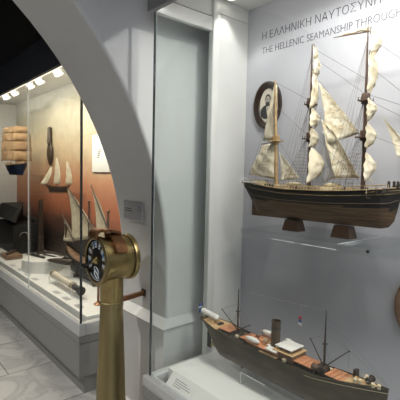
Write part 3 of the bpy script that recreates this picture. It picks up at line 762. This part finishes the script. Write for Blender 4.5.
# clear stands
sd = thing('acrylic_stand', 'clear acrylic stand under the after half of the steamship', 'stand', (TX, 1.31, TZ), 0, 'clear stands under the steamship')
M().box((-.062, -.003, 0), (.062, .003, .052), .0008).obj('front_plate', 'acrylic', sd)
M().box((-.062, -.153, 0), (.062, -.147, .052), .0008).obj('back_plate', 'acrylic', sd)
M().box((-.062, -.153, .052), (.062, .003, .0575), .0008).obj('top_plate', 'acrylic', sd)
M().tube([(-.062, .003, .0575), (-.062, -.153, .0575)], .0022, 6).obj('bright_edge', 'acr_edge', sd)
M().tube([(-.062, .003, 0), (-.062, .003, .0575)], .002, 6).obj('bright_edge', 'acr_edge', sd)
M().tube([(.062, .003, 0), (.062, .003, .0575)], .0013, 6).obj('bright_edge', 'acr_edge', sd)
dup(sd, (TX, .90, TZ), 'clear acrylic stand under the bow half of the steamship, hidden by its hull')

# ------------------------------------------------------------------ oval portraits on the back panel
def oval(yc, zc, a, b, x, n=48, k=1.0): return [(x, yc + a * k * cos(2 * pi * i / n), zc + b * k * sin(2 * pi * i / n)) for i in range(n)]
def frame(yc, zc, label, wood, xw=1.8245, bearded=True):
    org = (xw, yc, zc); t = thing('oval_picture_frame', label, 'framed picture', org, 0, 'oval portraits in the near case')
    a, b = .100, .137
    m = M(org); rings = []
    for k, d in ((1.0, 0), (1.0, .010), (.965, .020), (.88, .024), (.78, .020), (.70, .013), (.65, .012), (.62, .006), (.60, .004)):
        rings.append([m.v((xw - d, yc + (a * k) * cos(2 * pi * i / 56), zc + (b - a * (1 - k)) * sin(2 * pi * i / 56))) for i in range(56)])
    for r, s in zip(rings, rings[1:]):
        for i in range(56): m.f([r[i], r[(i + 1) % 56], s[(i + 1) % 56], s[i]])
    m.obj('frame', wood, t)
    ia, ib = .062, .099
    pr = M(org).prism(oval(yc, zc, ia, ib, xw - .003), (.0025, 0, 0)).obj('print', 'print_cream', t)
    if not bearded: return t
    x = xw - .0031
    P2 = lambda pts, d: M(org).prism([(x - d, yc - px * .00098, zc + pz * .00098) for px, pz in pts], (.0004, 0, 0))
    P2([(-56, -58), (-54, -22), (-36, -4), (-10, 6), (10, 6), (36, -2), (56, -20), (56, -54), (26, -78), (-26, -78)], .0006).obj('suit', 'ink', pr)
    P2([(-10, 6), (10, 6), (5, -40), (1, -66), (-6, -40)], .0012).obj('shirt', 'print_cream', pr)
    P2([(-4, 5), (5, 5), (2, -4), (3, -30), (-1, -32), (-1, -4)], .0016).obj('necktie', 'ink_mid', pr)
    E = lambda cx, cz, rx, rz: [(cx + rx * cos(2 * pi * i / 24), cz + rz * sin(2 * pi * i / 24)) for i in range(24)]
    P2(E(0, 40, 21, 25), .0018).obj('hair', 'ink', pr)
    P2(E(0, 31, 16.5, 24), .0022).obj('face', 'skin_print', pr)
    P2([(-16, 24), (-9, 20), (0, 22), (9, 20), (16, 24), (14, 6), (6, -6), (-6, -6), (-14, 6)], .0026).obj('beard', 'ink', pr)
    P2([(-8, 19.5), (8, 19.5), (5, 16.5), (-5, 16.5)], .003).obj('mouth', 'ink_mid', pr)
    P2([(-1.5, 34), (1.5, 34), (3, 25), (-3, 25)], .003).obj('nose', 'ink_mid', pr)
    for s in (-1, 1):
        P2(E(s * 7, 36, 3, 1.8), .003).obj('eye', 'ink', pr); P2([(s * 3, 40), (s * 11, 40.5), (s * 11, 42.5), (s * 3, 42)], .003).obj('brow', 'ink', pr)
    return t
frame(1.545, 1.962, 'dark oval frame with portrait of a bearded man in suit, behind the big ship', 'frame_dark')
frame(.672, 1.0, 'brown oval frame cut by the right picture edge, above the steamship bow', 'frame_brown', bearded=False)

# ------------------------------------------------------------------ label card in the near case
org = (1.165, 1.45, .496)
t = thing('label_card', 'white label card with printed lines propped in the near case front corner', 'label card', org)
A = [V((1.178, 1.63, .466)), V((1.229, 1.615, .540)), V((1.229, 1.27, .540)), V((1.178, 1.27, .466))]
nn = V((-.82, 0, .57)).normalized()
cd = M(org).hexa([p - nn * .004 for p in A], A).obj('card', 'card', t)
m = M(org)
for r in range(4):
    yy_ = 1.575
    while yy_ > 1.575 - (.085, .115, .12, .055)[r]:
        w = random.uniform(.006, .014); u = .66 - r * .12
        p = [A[0].lerp(A[1], u), A[0].lerp(A[1], u + .045)]
        q = [V((p[0].x, yy_, p[0].z)), V((p[0].x, yy_ - w, p[0].z)), V((p[1].x, yy_ - w, p[1].z)), V((p[1].x, yy_, p[1].z))]
        m.prism([z + nn * .0002 for z in q], nn * .0003); yy_ -= w + .004
m.obj('print_lines', 'ink_mid', cd)

# ------------------------------------------------------------------ plaque on the arch leg
xw = 1.336
org = (xw, 2.19, 1.31); t = thing('wall_plaque', 'small grey plaque on the arch leg above the brass telegraph', 'plaque', org)
pl = M(org).box((xw - .018, 2.075, 1.262), (xw - .014, 2.305, 1.378), .001).obj('plate', 'plaque', t)
M(org).box((xw - .014, 2.10, 1.28), (xw + .010, 2.28, 1.35)).obj('mount', 'steel', t)
m = M(org)
for z, L in ((1.327, .075), (1.313, .085)):
    y = 2.285
    while y > 2.285 - L:
        w = random.uniform(.006, .013); m.box((xw - .0186, y - w, z), (xw - .0179, y, z + .006)); y -= w + .003
m.obj('print_lines', 'ink', pl)
M(org).lathe([(.016, 0), (.016, -.0006), (.012, -.0006), (.012, 0)], (xw - .018, 2.115, 1.335), 'x', 24, False).obj('emblem', 'ink_mid', pl)

# ------------------------------------------------------------------ engine order telegraph
EX, EY = 1.125, 2.095
HX = .016     # head set forward on the neck
te = thing('ship_telegraph', 'tall brass ship engine telegraph with round dial standing before the arch leg', 'ship telegraph', (EX, EY, 0))
ZC = 1.056; RD = .129
M().lathe([(.16, 0), (.16, .02), (.15, .03), (.115, .05), (.095, .08), (.088, .16), (.080, .40), (.066, .78)], (0, 0, 0), n=40).obj('pedestal', 'brass_col', te)
M().lathe([(.0665, .775), (.0685, .777), (.0685, .803), (.0665, .805)], (0, 0, 0), n=40).obj('collar', 'brass_col', te)
M().lathe([(.0655, .8045), (.067, .815), (.067, .93), (.075, .945), (.075, .955)], (0, 0, 0), n=40).obj('neck', 'brass', te)
hd = M().lathe([(RD - .02, -.108), (RD + .004, -.110), (RD + .008, -.104), (RD + .008, -.088), (RD - .002, -.083), (RD - .002, .09), (RD + .001, .092), (RD + .001, .10), (RD - .006, .102), (RD - .006, .112), (RD + .004, .114), (RD + .006, .12), (RD + .006, .145), (RD - .002, .152), (RD - .03, .158), (.02, .160)], (0, 0, ZC), 'x', 56)
for v in hd.bm.verts: v.co.x = (v.co.x + .108) * .80 - .092
hd = hd.obj('drum', 'brass', te)
M().lathe([(RD - .0045, .078), (RD - .0035, .0785), (RD - .0035, .081), (RD - .0045, .0815)], (0, 0, ZC), 'x', 48, False).obj('dark_groove', 'dark_fit', hd)
M().lathe([(RD + .001, -.1075), (RD + .013, -.1115), (RD + .013, -.120), (RD - .004, -.126), (RD - .012, -.122)], (HX, 0, ZC), 'x', 56, False).obj('dial_bezel', 'brass_col', hd)
dl = M().lathe([(RD - .010, -.1085), (RD - .010, -.112), (.001, -.112)], (HX, 0, ZC), 'x', 48).obj('dial', 'black', hd)
def sector(r0, r1, a0, a1, x, th=.001, n=5):
    m = M(); o = []
    for k in range(n + 1): a = a0 + (a1 - a0) * k / n; o.append((x + HX, -r1 * sin(a), ZC + r1 * cos(a)))
    for k in range(n, -1, -1): a = a0 + (a1 - a0) * k / n; o.append((x + HX, -r0 * sin(a), ZC + r0 * cos(a)))
    return m.prism(o, (-th, 0, 0))
for k in range(18):
    a0 = radians(-126 + 14 * k + .8); a1 = radians(-126 + 14 * (k + 1) - .8)
    sector(.072, .110, a0, a1, -.1122).obj('dial_sector', ('enamel_w', 'enamel_b', 'enamel_w', 'dark_fit', 'enamel_w', 'brass')[k % 6], dl)
    m = M()
    for r in (.100, .084):
        for q in range(2):
            b0 = a0 + (a1 - a0) * (.16 + .4 * q); b1 = b0 + (a1 - a0) * .24
            m.prism([(HX - .1133, -rr * sin(aa), ZC + rr * cos(aa)) for rr, aa in ((r - .004, b0), (r - .004, b1), (r + .004, b1), (r + .004, b0))], (-.0006, 0, 0))
    m.obj('dial_marks', 'ink', dl)
# lower black disc with two white loops
m = M()
for cz, rot in ((-.058, .5), (-.086, .5)):
    pts = []
    for k in range(17):
        a = 2 * pi * k / 16; u, w = .030 * cos(a), .013 * sin(a)
        pts.append((HX - .1138, u * cos(rot) - w * sin(rot), ZC + cz + u * sin(rot) + w * cos(rot)))
    m.tube(pts, .0036, 6)
m.obj('dial_emblem', 'enamel_w', dl)
sector(.112, .118, radians(140), radians(220), -.1122, n=12).obj('dial_ring', 'enamel_w', dl)
M().lathe([(.024, -.112), (.024, -.120), (.016, -.126), (.012, -.140), (.006, -.143)], (HX, 0, ZC), 'x', 24).obj('hub', 'brass', dl)
M().hexa([(-.122, -.006, ZC), (-.122, .006, ZC), (-.126, .006, ZC), (-.126, -.006, ZC)], [(-.122, -.003, ZC + .10), (-.122, .003, ZC + .10), (-.125, .003, ZC + .10), (-.125, -.003, ZC + .10)]).obj('pointer', 'brass', dl)
lv = M().tube([(HX - .13, 0, ZC), (HX - .138, .05, ZC - .025), (HX - .138, .105, ZC - .045)], [.010, .008, .009], 10).obj('lever', 'iron', te)
M().lathe([(.004, -.02), (.014, -.016), (.016, 0), (.013, .014), (.004, .018)], (HX - .138, .115, ZC - .048), 'y', 16).obj('lever_knob', 'black', lv)
# brown strap saddled over the drum, with a scrolled end
m = M(); r = RD + .020
pts = [(-radians(8) + radians(75) * k / 14) for k in range(15)]
def strap(x0, x1, prof_, th):
    m = M(); ring = []
    for (y, z) in prof_: ring.append((m.v((x0, y, z)), m.v((x1, y, z))))
    ring2 = []
    for i, (y, z) in enumerate(prof_):
        a = V(prof_[min(i + 1, len(prof_) - 1)]) - V(prof_[max(0, i - 1)]); nrm = V((-a.y, a.x)).normalized() * th
        ring2.append((m.v((x0, y + nrm.x, z + nrm.y)), m.v((x1, y + nrm.x, z + nrm.y))))
    for i in range(len(prof_) - 1):
        m.f([ring[i][0], ring[i + 1][0], ring[i + 1][1], ring[i][1]]); m.f([ring2[i][0], ring2[i][1], ring2[i + 1][1], ring2[i + 1][0]])
        for s in (0, 1): m.f([ring[i][s], ring2[i][s], ring2[i + 1][s], ring[i + 1][s]])
    for i in (0, -1): m.f([ring[i][0], ring[i][1], ring2[i][1], ring2[i][0]])
    return m
pf = [(-r * sin(a), ZC + r * cos(a)) for a in pts[::-1]]
sp_ = strap(-.040, .028, pf, -.021).obj('strap', 'copper', te)
m = M(); sc = []
for k in range(19):
    a = radians(200 - 250 * k / 18); sc.append(V((-.088 + .030 * cos(a), 0, ZC + RD + .014 + .030 * sin(a))))
path = sc[:12] + [V((-.05, 0, ZC + RD + .042)), V((-.02, 0, ZC + RD + .036)), V((.015, 0, ZC + RD + .028)), V((.030, 0, ZC + RD + .012))]
a_ = []; b_ = []
for i, p in enumerate(path):
    t_ = (path[min(i + 1, len(path) - 1)] - path[max(i - 1, 0)]).normalized(); n_ = V((-t_.z, 0, t_.x)) * .008
    a_.append((m.v(p + n_ + V((0, -.045, 0))), m.v(p + n_ + V((0, .045, 0))))); b_.append((m.v(p - n_ + V((0, -.045, 0))), m.v(p - n_ + V((0, .045, 0)))))
for i in range(len(path) - 1):
    m.f([a_[i][0], a_[i + 1][0], a_[i + 1][1], a_[i][1]]); m.f([b_[i][0], b_[i][1], b_[i + 1][1], b_[i + 1][0]])
    for s in (0, 1): m.f([a_[i][s], b_[i][s], b_[i + 1][s], a_[i + 1][s]])
for i in (0, -1): m.f([a_[i][0], a_[i][1], b_[i][1], b_[i][0]])
m.obj('scroll_handle', 'copper', sp_)
# bracket tying the pedestal to the arch leg
br = M().hexa([(.055, -.012, .785), (.055, .012, .785), (.055, .012, .811), (.055, -.012, .811)], [(.249, .030, .785), (.249, .052, .785), (.249, .052, .811), (.249, .030, .811)]).obj('wall_bracket', 'copper', te)
M().box((.243, .018, .775), (.2495, .062, .822), .002).obj('bracket_plate', 'dark_wood', br)

# ------------------------------------------------------------------ things in the far case
ZF = .538
mp_ = [c for c in lc.children if c.name.startswith('mural_panel')][0]
m = M(lo)
for z, L, h in ((2.335, .95, .045), (2.245, .42, .035)):
    y = 5.95
    while y > 5.95 - L:
        wd = random.uniform(.03, .055); m.box((1.8392, y - wd, z), (1.8405, y - wd + .012, z + h)); m.box((1.8392, y - wd, z + h * random.choice((0, .45, .8))), (1.8405, y, z + h * .2 + h * random.choice((0, .4, .8)))); y -= wd + .018
m.obj('faint_lettering', 'mural_text', mp_)
# white round plinth
t = tag(M((1.46, 4.20, ZF)).lathe([(.205, 0), (.205, .118), (.203, .120), (.001, .120)], (1.46, 4.20, ZF), n=56).obj('round_plinth', 'white'), 'white round drum plinth on the far case floor carrying dark tools', 'plinth')
t.location = (1.46, 4.20, ZF)
zt = ZF + .1205
# pistol
org = (1.42, 4.26, zt); t = thing('flintlock_pistol', 'dark old pistol-like tool lying on the near side of the white drum', 'pistol', org)
M(org).tube([(1.452, 4.14, zt + .012), (1.43, 4.24, zt + .014), (1.405, 4.34, zt + .016)], [.011, .013, .015], 12).obj('barrel', 'iron', t)
M(org).tube([(1.405, 4.335, zt + .016), (1.395, 4.38, zt + .018), (1.375, 4.42, zt + .014)], [.016, .018, .016], 12).obj('grip', 'dark_wood', t)
M(org).box((1.398, 4.315, zt + .028), (1.416, 4.35, zt + .042), .004).obj('lock', 'iron', t)
# curved bow-shaped piece
org = (1.55, 4.25, zt); t = thing('curved_tool', 'dark curved bow-shaped wooden tool on the far side of the white drum', 'tool', org)
M(org).tube([(1.44 + .024 * k, 4.36 - .028 * k, zt + .010 + .030 * sin(pi * k / 8)) for k in range(9)], [.007, .010, .012, .013, .013, .013, .012, .010, .007], 10).obj('bow', 'dark_wood', t)
M(org).tube([(1.50, 4.34, zt + .012), (1.57, 4.16, zt + .008)], .007, 8).obj('cross_arm', 'iron', t)
# clear block with dark pointed wooden piece
org = (1.47, 3.78, ZF); t = thing('acrylic_block', 'clear acrylic block on the far case floor beside the white drum', 'stand', org)
for a, b in (((1.40, 3.66, ZF), (1.405, 3.98, ZF + .11)), ((1.575, 3.66, ZF), (1.58, 3.98, ZF + .11)), ((1.405, 3.66, ZF), (1.575, 3.665, ZF + .11)), ((1.405, 3.975, ZF), (1.575, 3.98, ZF + .11))):
    M(org).box(a, b, .001).obj('side_wall', 'acrylic', t)
M(org).box((1.40, 3.66, ZF + .11), (1.58, 3.98, ZF + .115), .001).obj('top_plate', 'acrylic', t)
org = (1.50, 3.8, ZF + .116); t = thing('wooden_boat_carving', 'dark pointed wooden carving lying on the clear acrylic block', 'carving', org)
m = M(org)
m.tube([(1.43, 4.00, org[2] + .020), (1.445, 3.95, org[2] + .024), (1.47, 3.87, org[2] + .030), (1.50, 3.78, org[2] + .036), (1.53, 3.70, org[2] + .040), (1.545, 3.66, org[2] + .044)], [.005, .018, .026, .032, .034, .020], 14).obj('body', 'dark_wood', t)
M(org).tube([(1.50, 3.78, org[2] + .06), (1.515, 3.74, org[2] + .085), (1.53, 3.70, org[2] + .075)], [.012, .016, .010], 10).obj('ridge', 'iron', t)
# telescope on small clear feet
org = (1.35, 3.27, ZF); t = thing('telescope', 'ivory coloured telescope with dark eyepiece on clear stands, front of far case', 'telescope', org)
M(org).tube([(1.357, 3.66, .621), (1.357, 3.60, .619), (1.356, 3.52, .615), (1.354, 3.20, .607), (1.354, 3.17, .606)], [.027, .033, .030, .029, .029], 20).obj('tube', 'ivory', t)
M(org).tube([(1.354, 3.175, .606), (1.352, 3.06, .603), (1.352, 3.05, .603)], [.024, .026, .022], 20).obj('draw_tube', 'iron', t)
M(org).tube([(1.352, 3.05, .603), (1.352, 3.02, .602)], [.035, .036], 20).obj('eyepiece', 'black', t)
M(org).tube([(1.357, 3.625, .6195), (1.357, 3.60, .619)], .036, 20).obj('ring', 'brass', t)
M(org).tube([(1.354, 3.195, .607), (1.354, 3.18, .607)], .0325, 20).obj('ring', 'brass', t)
for y in (3.60, 3.11):
    M(org).box((1.305, y - .003, ZF), (1.405, y + .003, .575), .0008).obj('clear_foot', 'acrylic', t)
    for x in (1.305, 1.405): M(org).tube([(x, y, ZF), (x, y, .61)], .004, 8).obj('clear_peg', 'acr_edge', t)
# brown block with carved top at the far left
org = (1.36, 4.97, ZF); t = thing('carved_block', 'flat brown carved wooden block at left end of the far case floor', 'wooden block', org)
M(org).box((1.27, 4.84, ZF), (1.45, 5.10, ZF + .05), .006).obj('slab', 'mid_wood', t)
repeat(M().lathe([(.012, 0), (.020, .012), (.014, .028), (.006, .036)], (0, 0, 0), n=12).obj('carved_knob', 'dark_wood', t), [(1.30 + .028 * k - org[0], 4.90 + .035 * k - org[1], .05) for k in range(5)], t)
# dark open chest
org = (1.58, 5.45, ZF); t = thing('sea_chest', 'black wooden sea chest with raised lid at the left end of the far case', 'chest', org)
M(org).box((1.42, 5.12, ZF), (1.78, 5.90, .90), .01).obj('body', 'black_wood', t)
m = M(org); m.hexa([(1.40, 5.08, .96), (1.44, 5.08, .93), (1.78, 5.92, .93), (1.40, 5.92, .96)], [(1.50, 5.16, 1.10), (1.54, 5.16, 1.10), (1.78, 5.92, 1.12), (1.50, 5.92, 1.12)]); m.obj('lid', 'black_wood', t)
M(org).box((1.70, 5.2, .895), (1.78, 5.9, .95), .004).obj('hinge_rail', 'iron', t)
m = M(org); m.tube([(1.55 + .05 * cos(pi * k / 10), 5.115, .76 + .045 * sin(pi * k / 10)) for k in range(11)], .005, 8); m.obj('handle', 'steel', t)
# tall tapering post against the mural
org = (1.72, 5.03, ZF); t = thing('wooden_post', 'dark tapering wooden post standing upright against the mural', 'wooden post', org)
M(org).hexa([(1.69, 4.995, ZF), (1.75, 4.995, ZF), (1.75, 5.065, ZF), (1.69, 5.065, ZF)], [(1.70, 5.01, 1.20), (1.74, 5.01, 1.215), (1.74, 5.045, 1.215), (1.70, 5.045, 1.20)]).obj('shaft', 'dark_wood', t)
M(org).box((1.675, 4.975, ZF), (1.765, 5.085, ZF + .03), .004).obj('foot', 'black_wood', t)
# carved paddle hung on the mural
org = (1.825, 5.0, 1.6); t = thing('wooden_paddle', 'brown paddle-shaped wooden club hanging on the mural above the small two-masted boat', 'paddle', org)
k = 1.815 / 1.9
yc = 4.985
M(org).tube([(1.815, yc, 2.10), (1.815, yc, 2.08), (1.815, yc, 1.95), (1.815, yc, 1.90)], [.016, .026, .030, .036], 14).obj('handle', 'gourd', t)
m = M(org); m.lathe([(.040, 1.90), (.054, 1.88), (.080, 1.83), (.086, 1.78), (.074, 1.72), (.044, 1.67), (.012, 1.635)], (0, 0, 0), n=24)
for v in m.bm.verts: v.co = V(((v.co.x + org[0]) * .25 + 1.815 - org[0], v.co.y + org[1] + yc - org[1], v.co.z))
m.obj('blade', 'gourd', t)
# framed print
org = (1.839, 3.66, 1.75); t = thing('framed_print', 'cream framed print on the mural beside the arch edge', 'framed picture', org)
M(org).box((1.825, 3.47, 1.56), (1.839, 3.835, 1.93), .002).obj('board', 'card', t)
m = M(org)
for k in range(5): m.box((1.8243, 3.70 - .012 * k - .02, 1.70 + .018 * k), (1.8252, 3.72 - .006 * k, 1.71 + .018 * k))
m.obj('drawing', 'ink_mid', t)
# label plates on the case floor front
lp = None
cl = ('nearest the far end', 'in front of the carved block', 'left of the white drum', 'in front of the white drum', 'in front of the telescope left end', 'in front of the telescope right end', 'nearest the corner glass')
for i, y in enumerate((4.55, 4.30, 4.07, 3.85, 3.31, 3.10, 2.86)):
    if lp is None:
        lp = M().box((-.022, -.05, 0), (.022, .05, .003), .001).obj('label_plate', 'plaque'); o = lp
    else: o = lp.copy(); COL.objects.link(o)
    o.location = (1.262, y, ZF); tag(o, 'small grey label plate on the far case floor, ' + cl[i], 'label plate', 'label plates on the far case floor')
# small brass post near the case corner
org = (1.40, 2.82, ZF)
t = thing('brass_stanchion', 'small dark brass post with flanged foot behind the case corner beside the telegraph', 'post', org)
M(org).lathe([(.035, 0), (.035, .006), (.020, .012), (.012, .02)], org, n=20).obj('foot', 'copper', t)
M(org).lathe([(.010, .02), (.009, .14), (.013, .145), (.013, .16), (.004, .17)], org, n=14).obj('rod', 'copper', t)

# square-rigged model at the far left
FX, FY, FZ = 1.515, 5.31, 1.505
fs = thing('square_rigged_ship_model', 'distant ship model with tan square sails and navy hull, far left of the far case', 'ship model', (FX, FY, FZ), radians(8))
s3 = []
for i in range(13):
    t = i / 12; b = .095 * (1 - abs(2 * t - 1) ** 2.6) ** .8 if 0 < t < 1 else .004
    s3.append((-.19 + .38 * t, -.24 + .48 * t, b, .0, .125 + .03 * abs(2 * t - 1) ** 2))
hp = lambda q: .3 + .7 * (1 - (1 - q) ** 2)
hull(s3, 8, hp, None, ['navy'], 'hull', fs); deck(s3, .01, 'deck_wood', fs)
edge_lines(s3, .98, hp, .004, 'spar_light', fs, 'cap_rail')
for y in (.15, .0, -.15):
    zt_ = .56 if y else .60
    mm = M().tube([(0, y, .12), (0, y, zt_)], [.007, .003], 8).obj('mast', 'spar_light', fs)
    z = .165
    for w, h in ((.124, .125), (.122, .115), (.112, .10), (.095, .08)):
        M().tube([(-w - .01, y - .012, z + h), (w + .01, y - .012, z + h)], .003, 6).obj('yard', 'spar_light', mm)
        sail_quad((-w * .92, y - .014, z + h), (w * .92, y - .014, z + h), (w, y - .014, z + .004), (-w, y - .014, z + .004), .03, 'sail_tan', fs, 'square_sail', 8, (0, -1, 0), .012); z += h
M().tube([(0, -.22, .14), (0, -.34, .19)], [.006, .003], 8).obj('bowsprit', 'spar_light', fs)
lines([((0, -.15, .48), (0, -.33, .187)), ((0, 0, .54), (0, -.15, .3)), ((0, .15, .49), (0, 0, .3))], .0012, 'stays', 'rope', fs)
t = thing('acrylic_shelf', 'clear acrylic shelf under the distant navy-hulled ship', 'shelf', (1.62, 5.31, FZ - .008)); M().box((-.30, -.30, 0), (.215, .30, .0075), .001).obj('shelf_plate', 'acrylic', t); M().box((.2, -.3, -.08), (.215, .3, -.001), .001).obj('back_plate', 'acrylic', t)

# small two-masted lateen boat
KX, KY, KZ = 1.62, 4.20, 1.335
kb = thing('lateen_boat_model', 'small dark boat model with narrow cream sails in front of the mural', 'ship model', (KX, KY, KZ), radians(62))
s4 = []
for i in range(11):
    t = i / 10; b = .040 * (1 - abs(2 * t - 1) ** 2.4) ** .8 if 0 < t < 1 else .003
    s4.append((-.09 + .18 * t, -.125 + .25 * t, b, .0, .065 + .02 * abs(2 * t - 1) ** 2))
hull(s4, 6, hp, None, ['dark_wood'], 'hull', kb); deck(s4, .008, 'mid_wood', kb)
for y, h, lean in ((.115, .25, -.05), (.015, .345, .0), (-.10, .31, .012)):
    mm = M().tube([(0, y, .05), (0, y, h * .8 + .03)], [.005, .003], 8).obj('mast', 'spar', kb)
    a = V((-.01, y + lean, h + .02)); b = V((-.01, y - .032 - lean * .8, .09)); c = V((-.01, y + .034 - lean * .6, .085))
    M().tube([b, a], [.003, .002], 6).obj('yard', 'spar', mm)
    sail_quad(a + V((0, -.004, 0)), a + V((0, .006, 0)), c, b, -.035, 'sail', kb, 'lateen_sail', 10, (.3, 1, 0))
M().tube([(0, .12, .075), (0, .19, .085)], [.004, .002], 6).obj('bowsprit', 'spar', kb)
t = thing('acrylic_shelf', 'clear acrylic shelf under the small cream-sailed boat', 'shelf', (1.66, 4.20, KZ - .008)); M().box((-.25, -.20, 0), (.178, .30, .0075), .001).obj('shelf_plate', 'acrylic', t); M().box((.165, -.2, -.08), (.178, .3, -.001), .001).obj('back_plate', 'acrylic', t)

# large lateen felucca behind the telegraph
GX, GY, GZ = 1.63, 3.5, ZF
fl = thing('felucca_model', 'large felucca model with white lateen sails partly behind the brass telegraph', 'ship model', (GX, GY, GZ))
s5 = []
for i in range(17):
    t = i / 16; b = .075 * (1 - abs(2 * t - 1) ** 2.6) ** .8 if 0 < t < 1 else .004
    s5.append((-.40 + .80 * t, -.50 + 1.0 * t, b, .03, .19 + .10 * abs(2 * t - 1) ** 2.2))
hull(s5, 8, hp, None, ['black_wood'], 'hull', fl); deck(s5, .02, 'mid_wood', fl)
edge_lines(s5, .97, hp, .005, 'dark_wood', fl, 'gunwale')
for y in (-.2, .2): M().box((-.05, y - .02, 0), (.05, y + .02, .04), .003).obj('cradle', 'dark_wood', fl)
def G(y, z, x=0): return (x, y - GY, z - GZ)
for (my, mz_, pk, tk, clw) in ((3.48, 1.275, (3.945, 1.413), (3.25, .99), (3.84, .87)), (3.11, 1.215, (3.402, 1.441), (3.03, 1.03), (3.29, .87)), (4.02, 1.0, (4.073, 1.119), (3.77, .87), (4.046, .845))):
    mm = M().tube([G(my, .70), G(my, mz_)], [.012, .009], 10).obj('mast', 'spar', fl)
    M().lathe([(.009, 0), (.015, .004), (.015, .016), (.004, .022)], G(my, mz_), n=12).obj('masthead', 'spar', mm)
    M().tube([G(tk[0], tk[1], -.02), G((pk[0] + tk[0]) / 2, (pk[1] + tk[1]) / 2, -.022), G(pk[0], pk[1], -.02)], [.007, .008, .004], 8).obj('yard', 'dark_wood', mm)
    sail_tri(G(pk[0] - .01, pk[1] - .012, -.02), G(tk[0] + .01, tk[1] - .008, -.02), G(clw[0], clw[1], -.02), .04, 'sail', fl, 'lateen_sail', 14)
lines([(G(3.48, 1.27), G(3.9, .80)), (G(3.48, 1.27), G(3.2, .78)), (G(3.11, 1.21), G(3.3, .76))], .0016, 'stays', 'rope', fl)

# ------------------------------------------------------------------ room light
area((-1.0, -3.0, 1.9), (.6, 2.0, 1.6), 38, 2.6, 1.8, (.80, .88, 1.0))        # cool light added behind the camera, no opening modelled
for x, y, e in ((-.7, 2.7, 125), (-.7, 4.6, 75), (-.9, .9, 60), (-.9, -1.0, 45)):            # added spots over the aisle, lamps unseen
    spot((x, y, 3.18), (x + .1, y, 0), e, 100, (1, .965, .91), .02, .5)
w = bpy.data.worlds.new('world'); SC.world = w; w.use_nodes = True
w.node_tree.nodes['Background'].inputs[0].default_value = (.5, .55, .62, 1); w.node_tree.nodes['Background'].inputs[1].default_value = .05
SC.view_settings.view_transform = 'Standard'; SC.view_settings.look = 'None'; SC.view_settings.gamma = 1; SC.view_settings.use_curve_mapping = False
SC.view_settings.exposure = 0
SC.cycles.max_bounces = 10; SC.cycles.transparent_max_bounces = 32; SC.cycles.sample_clamp_indirect = 4
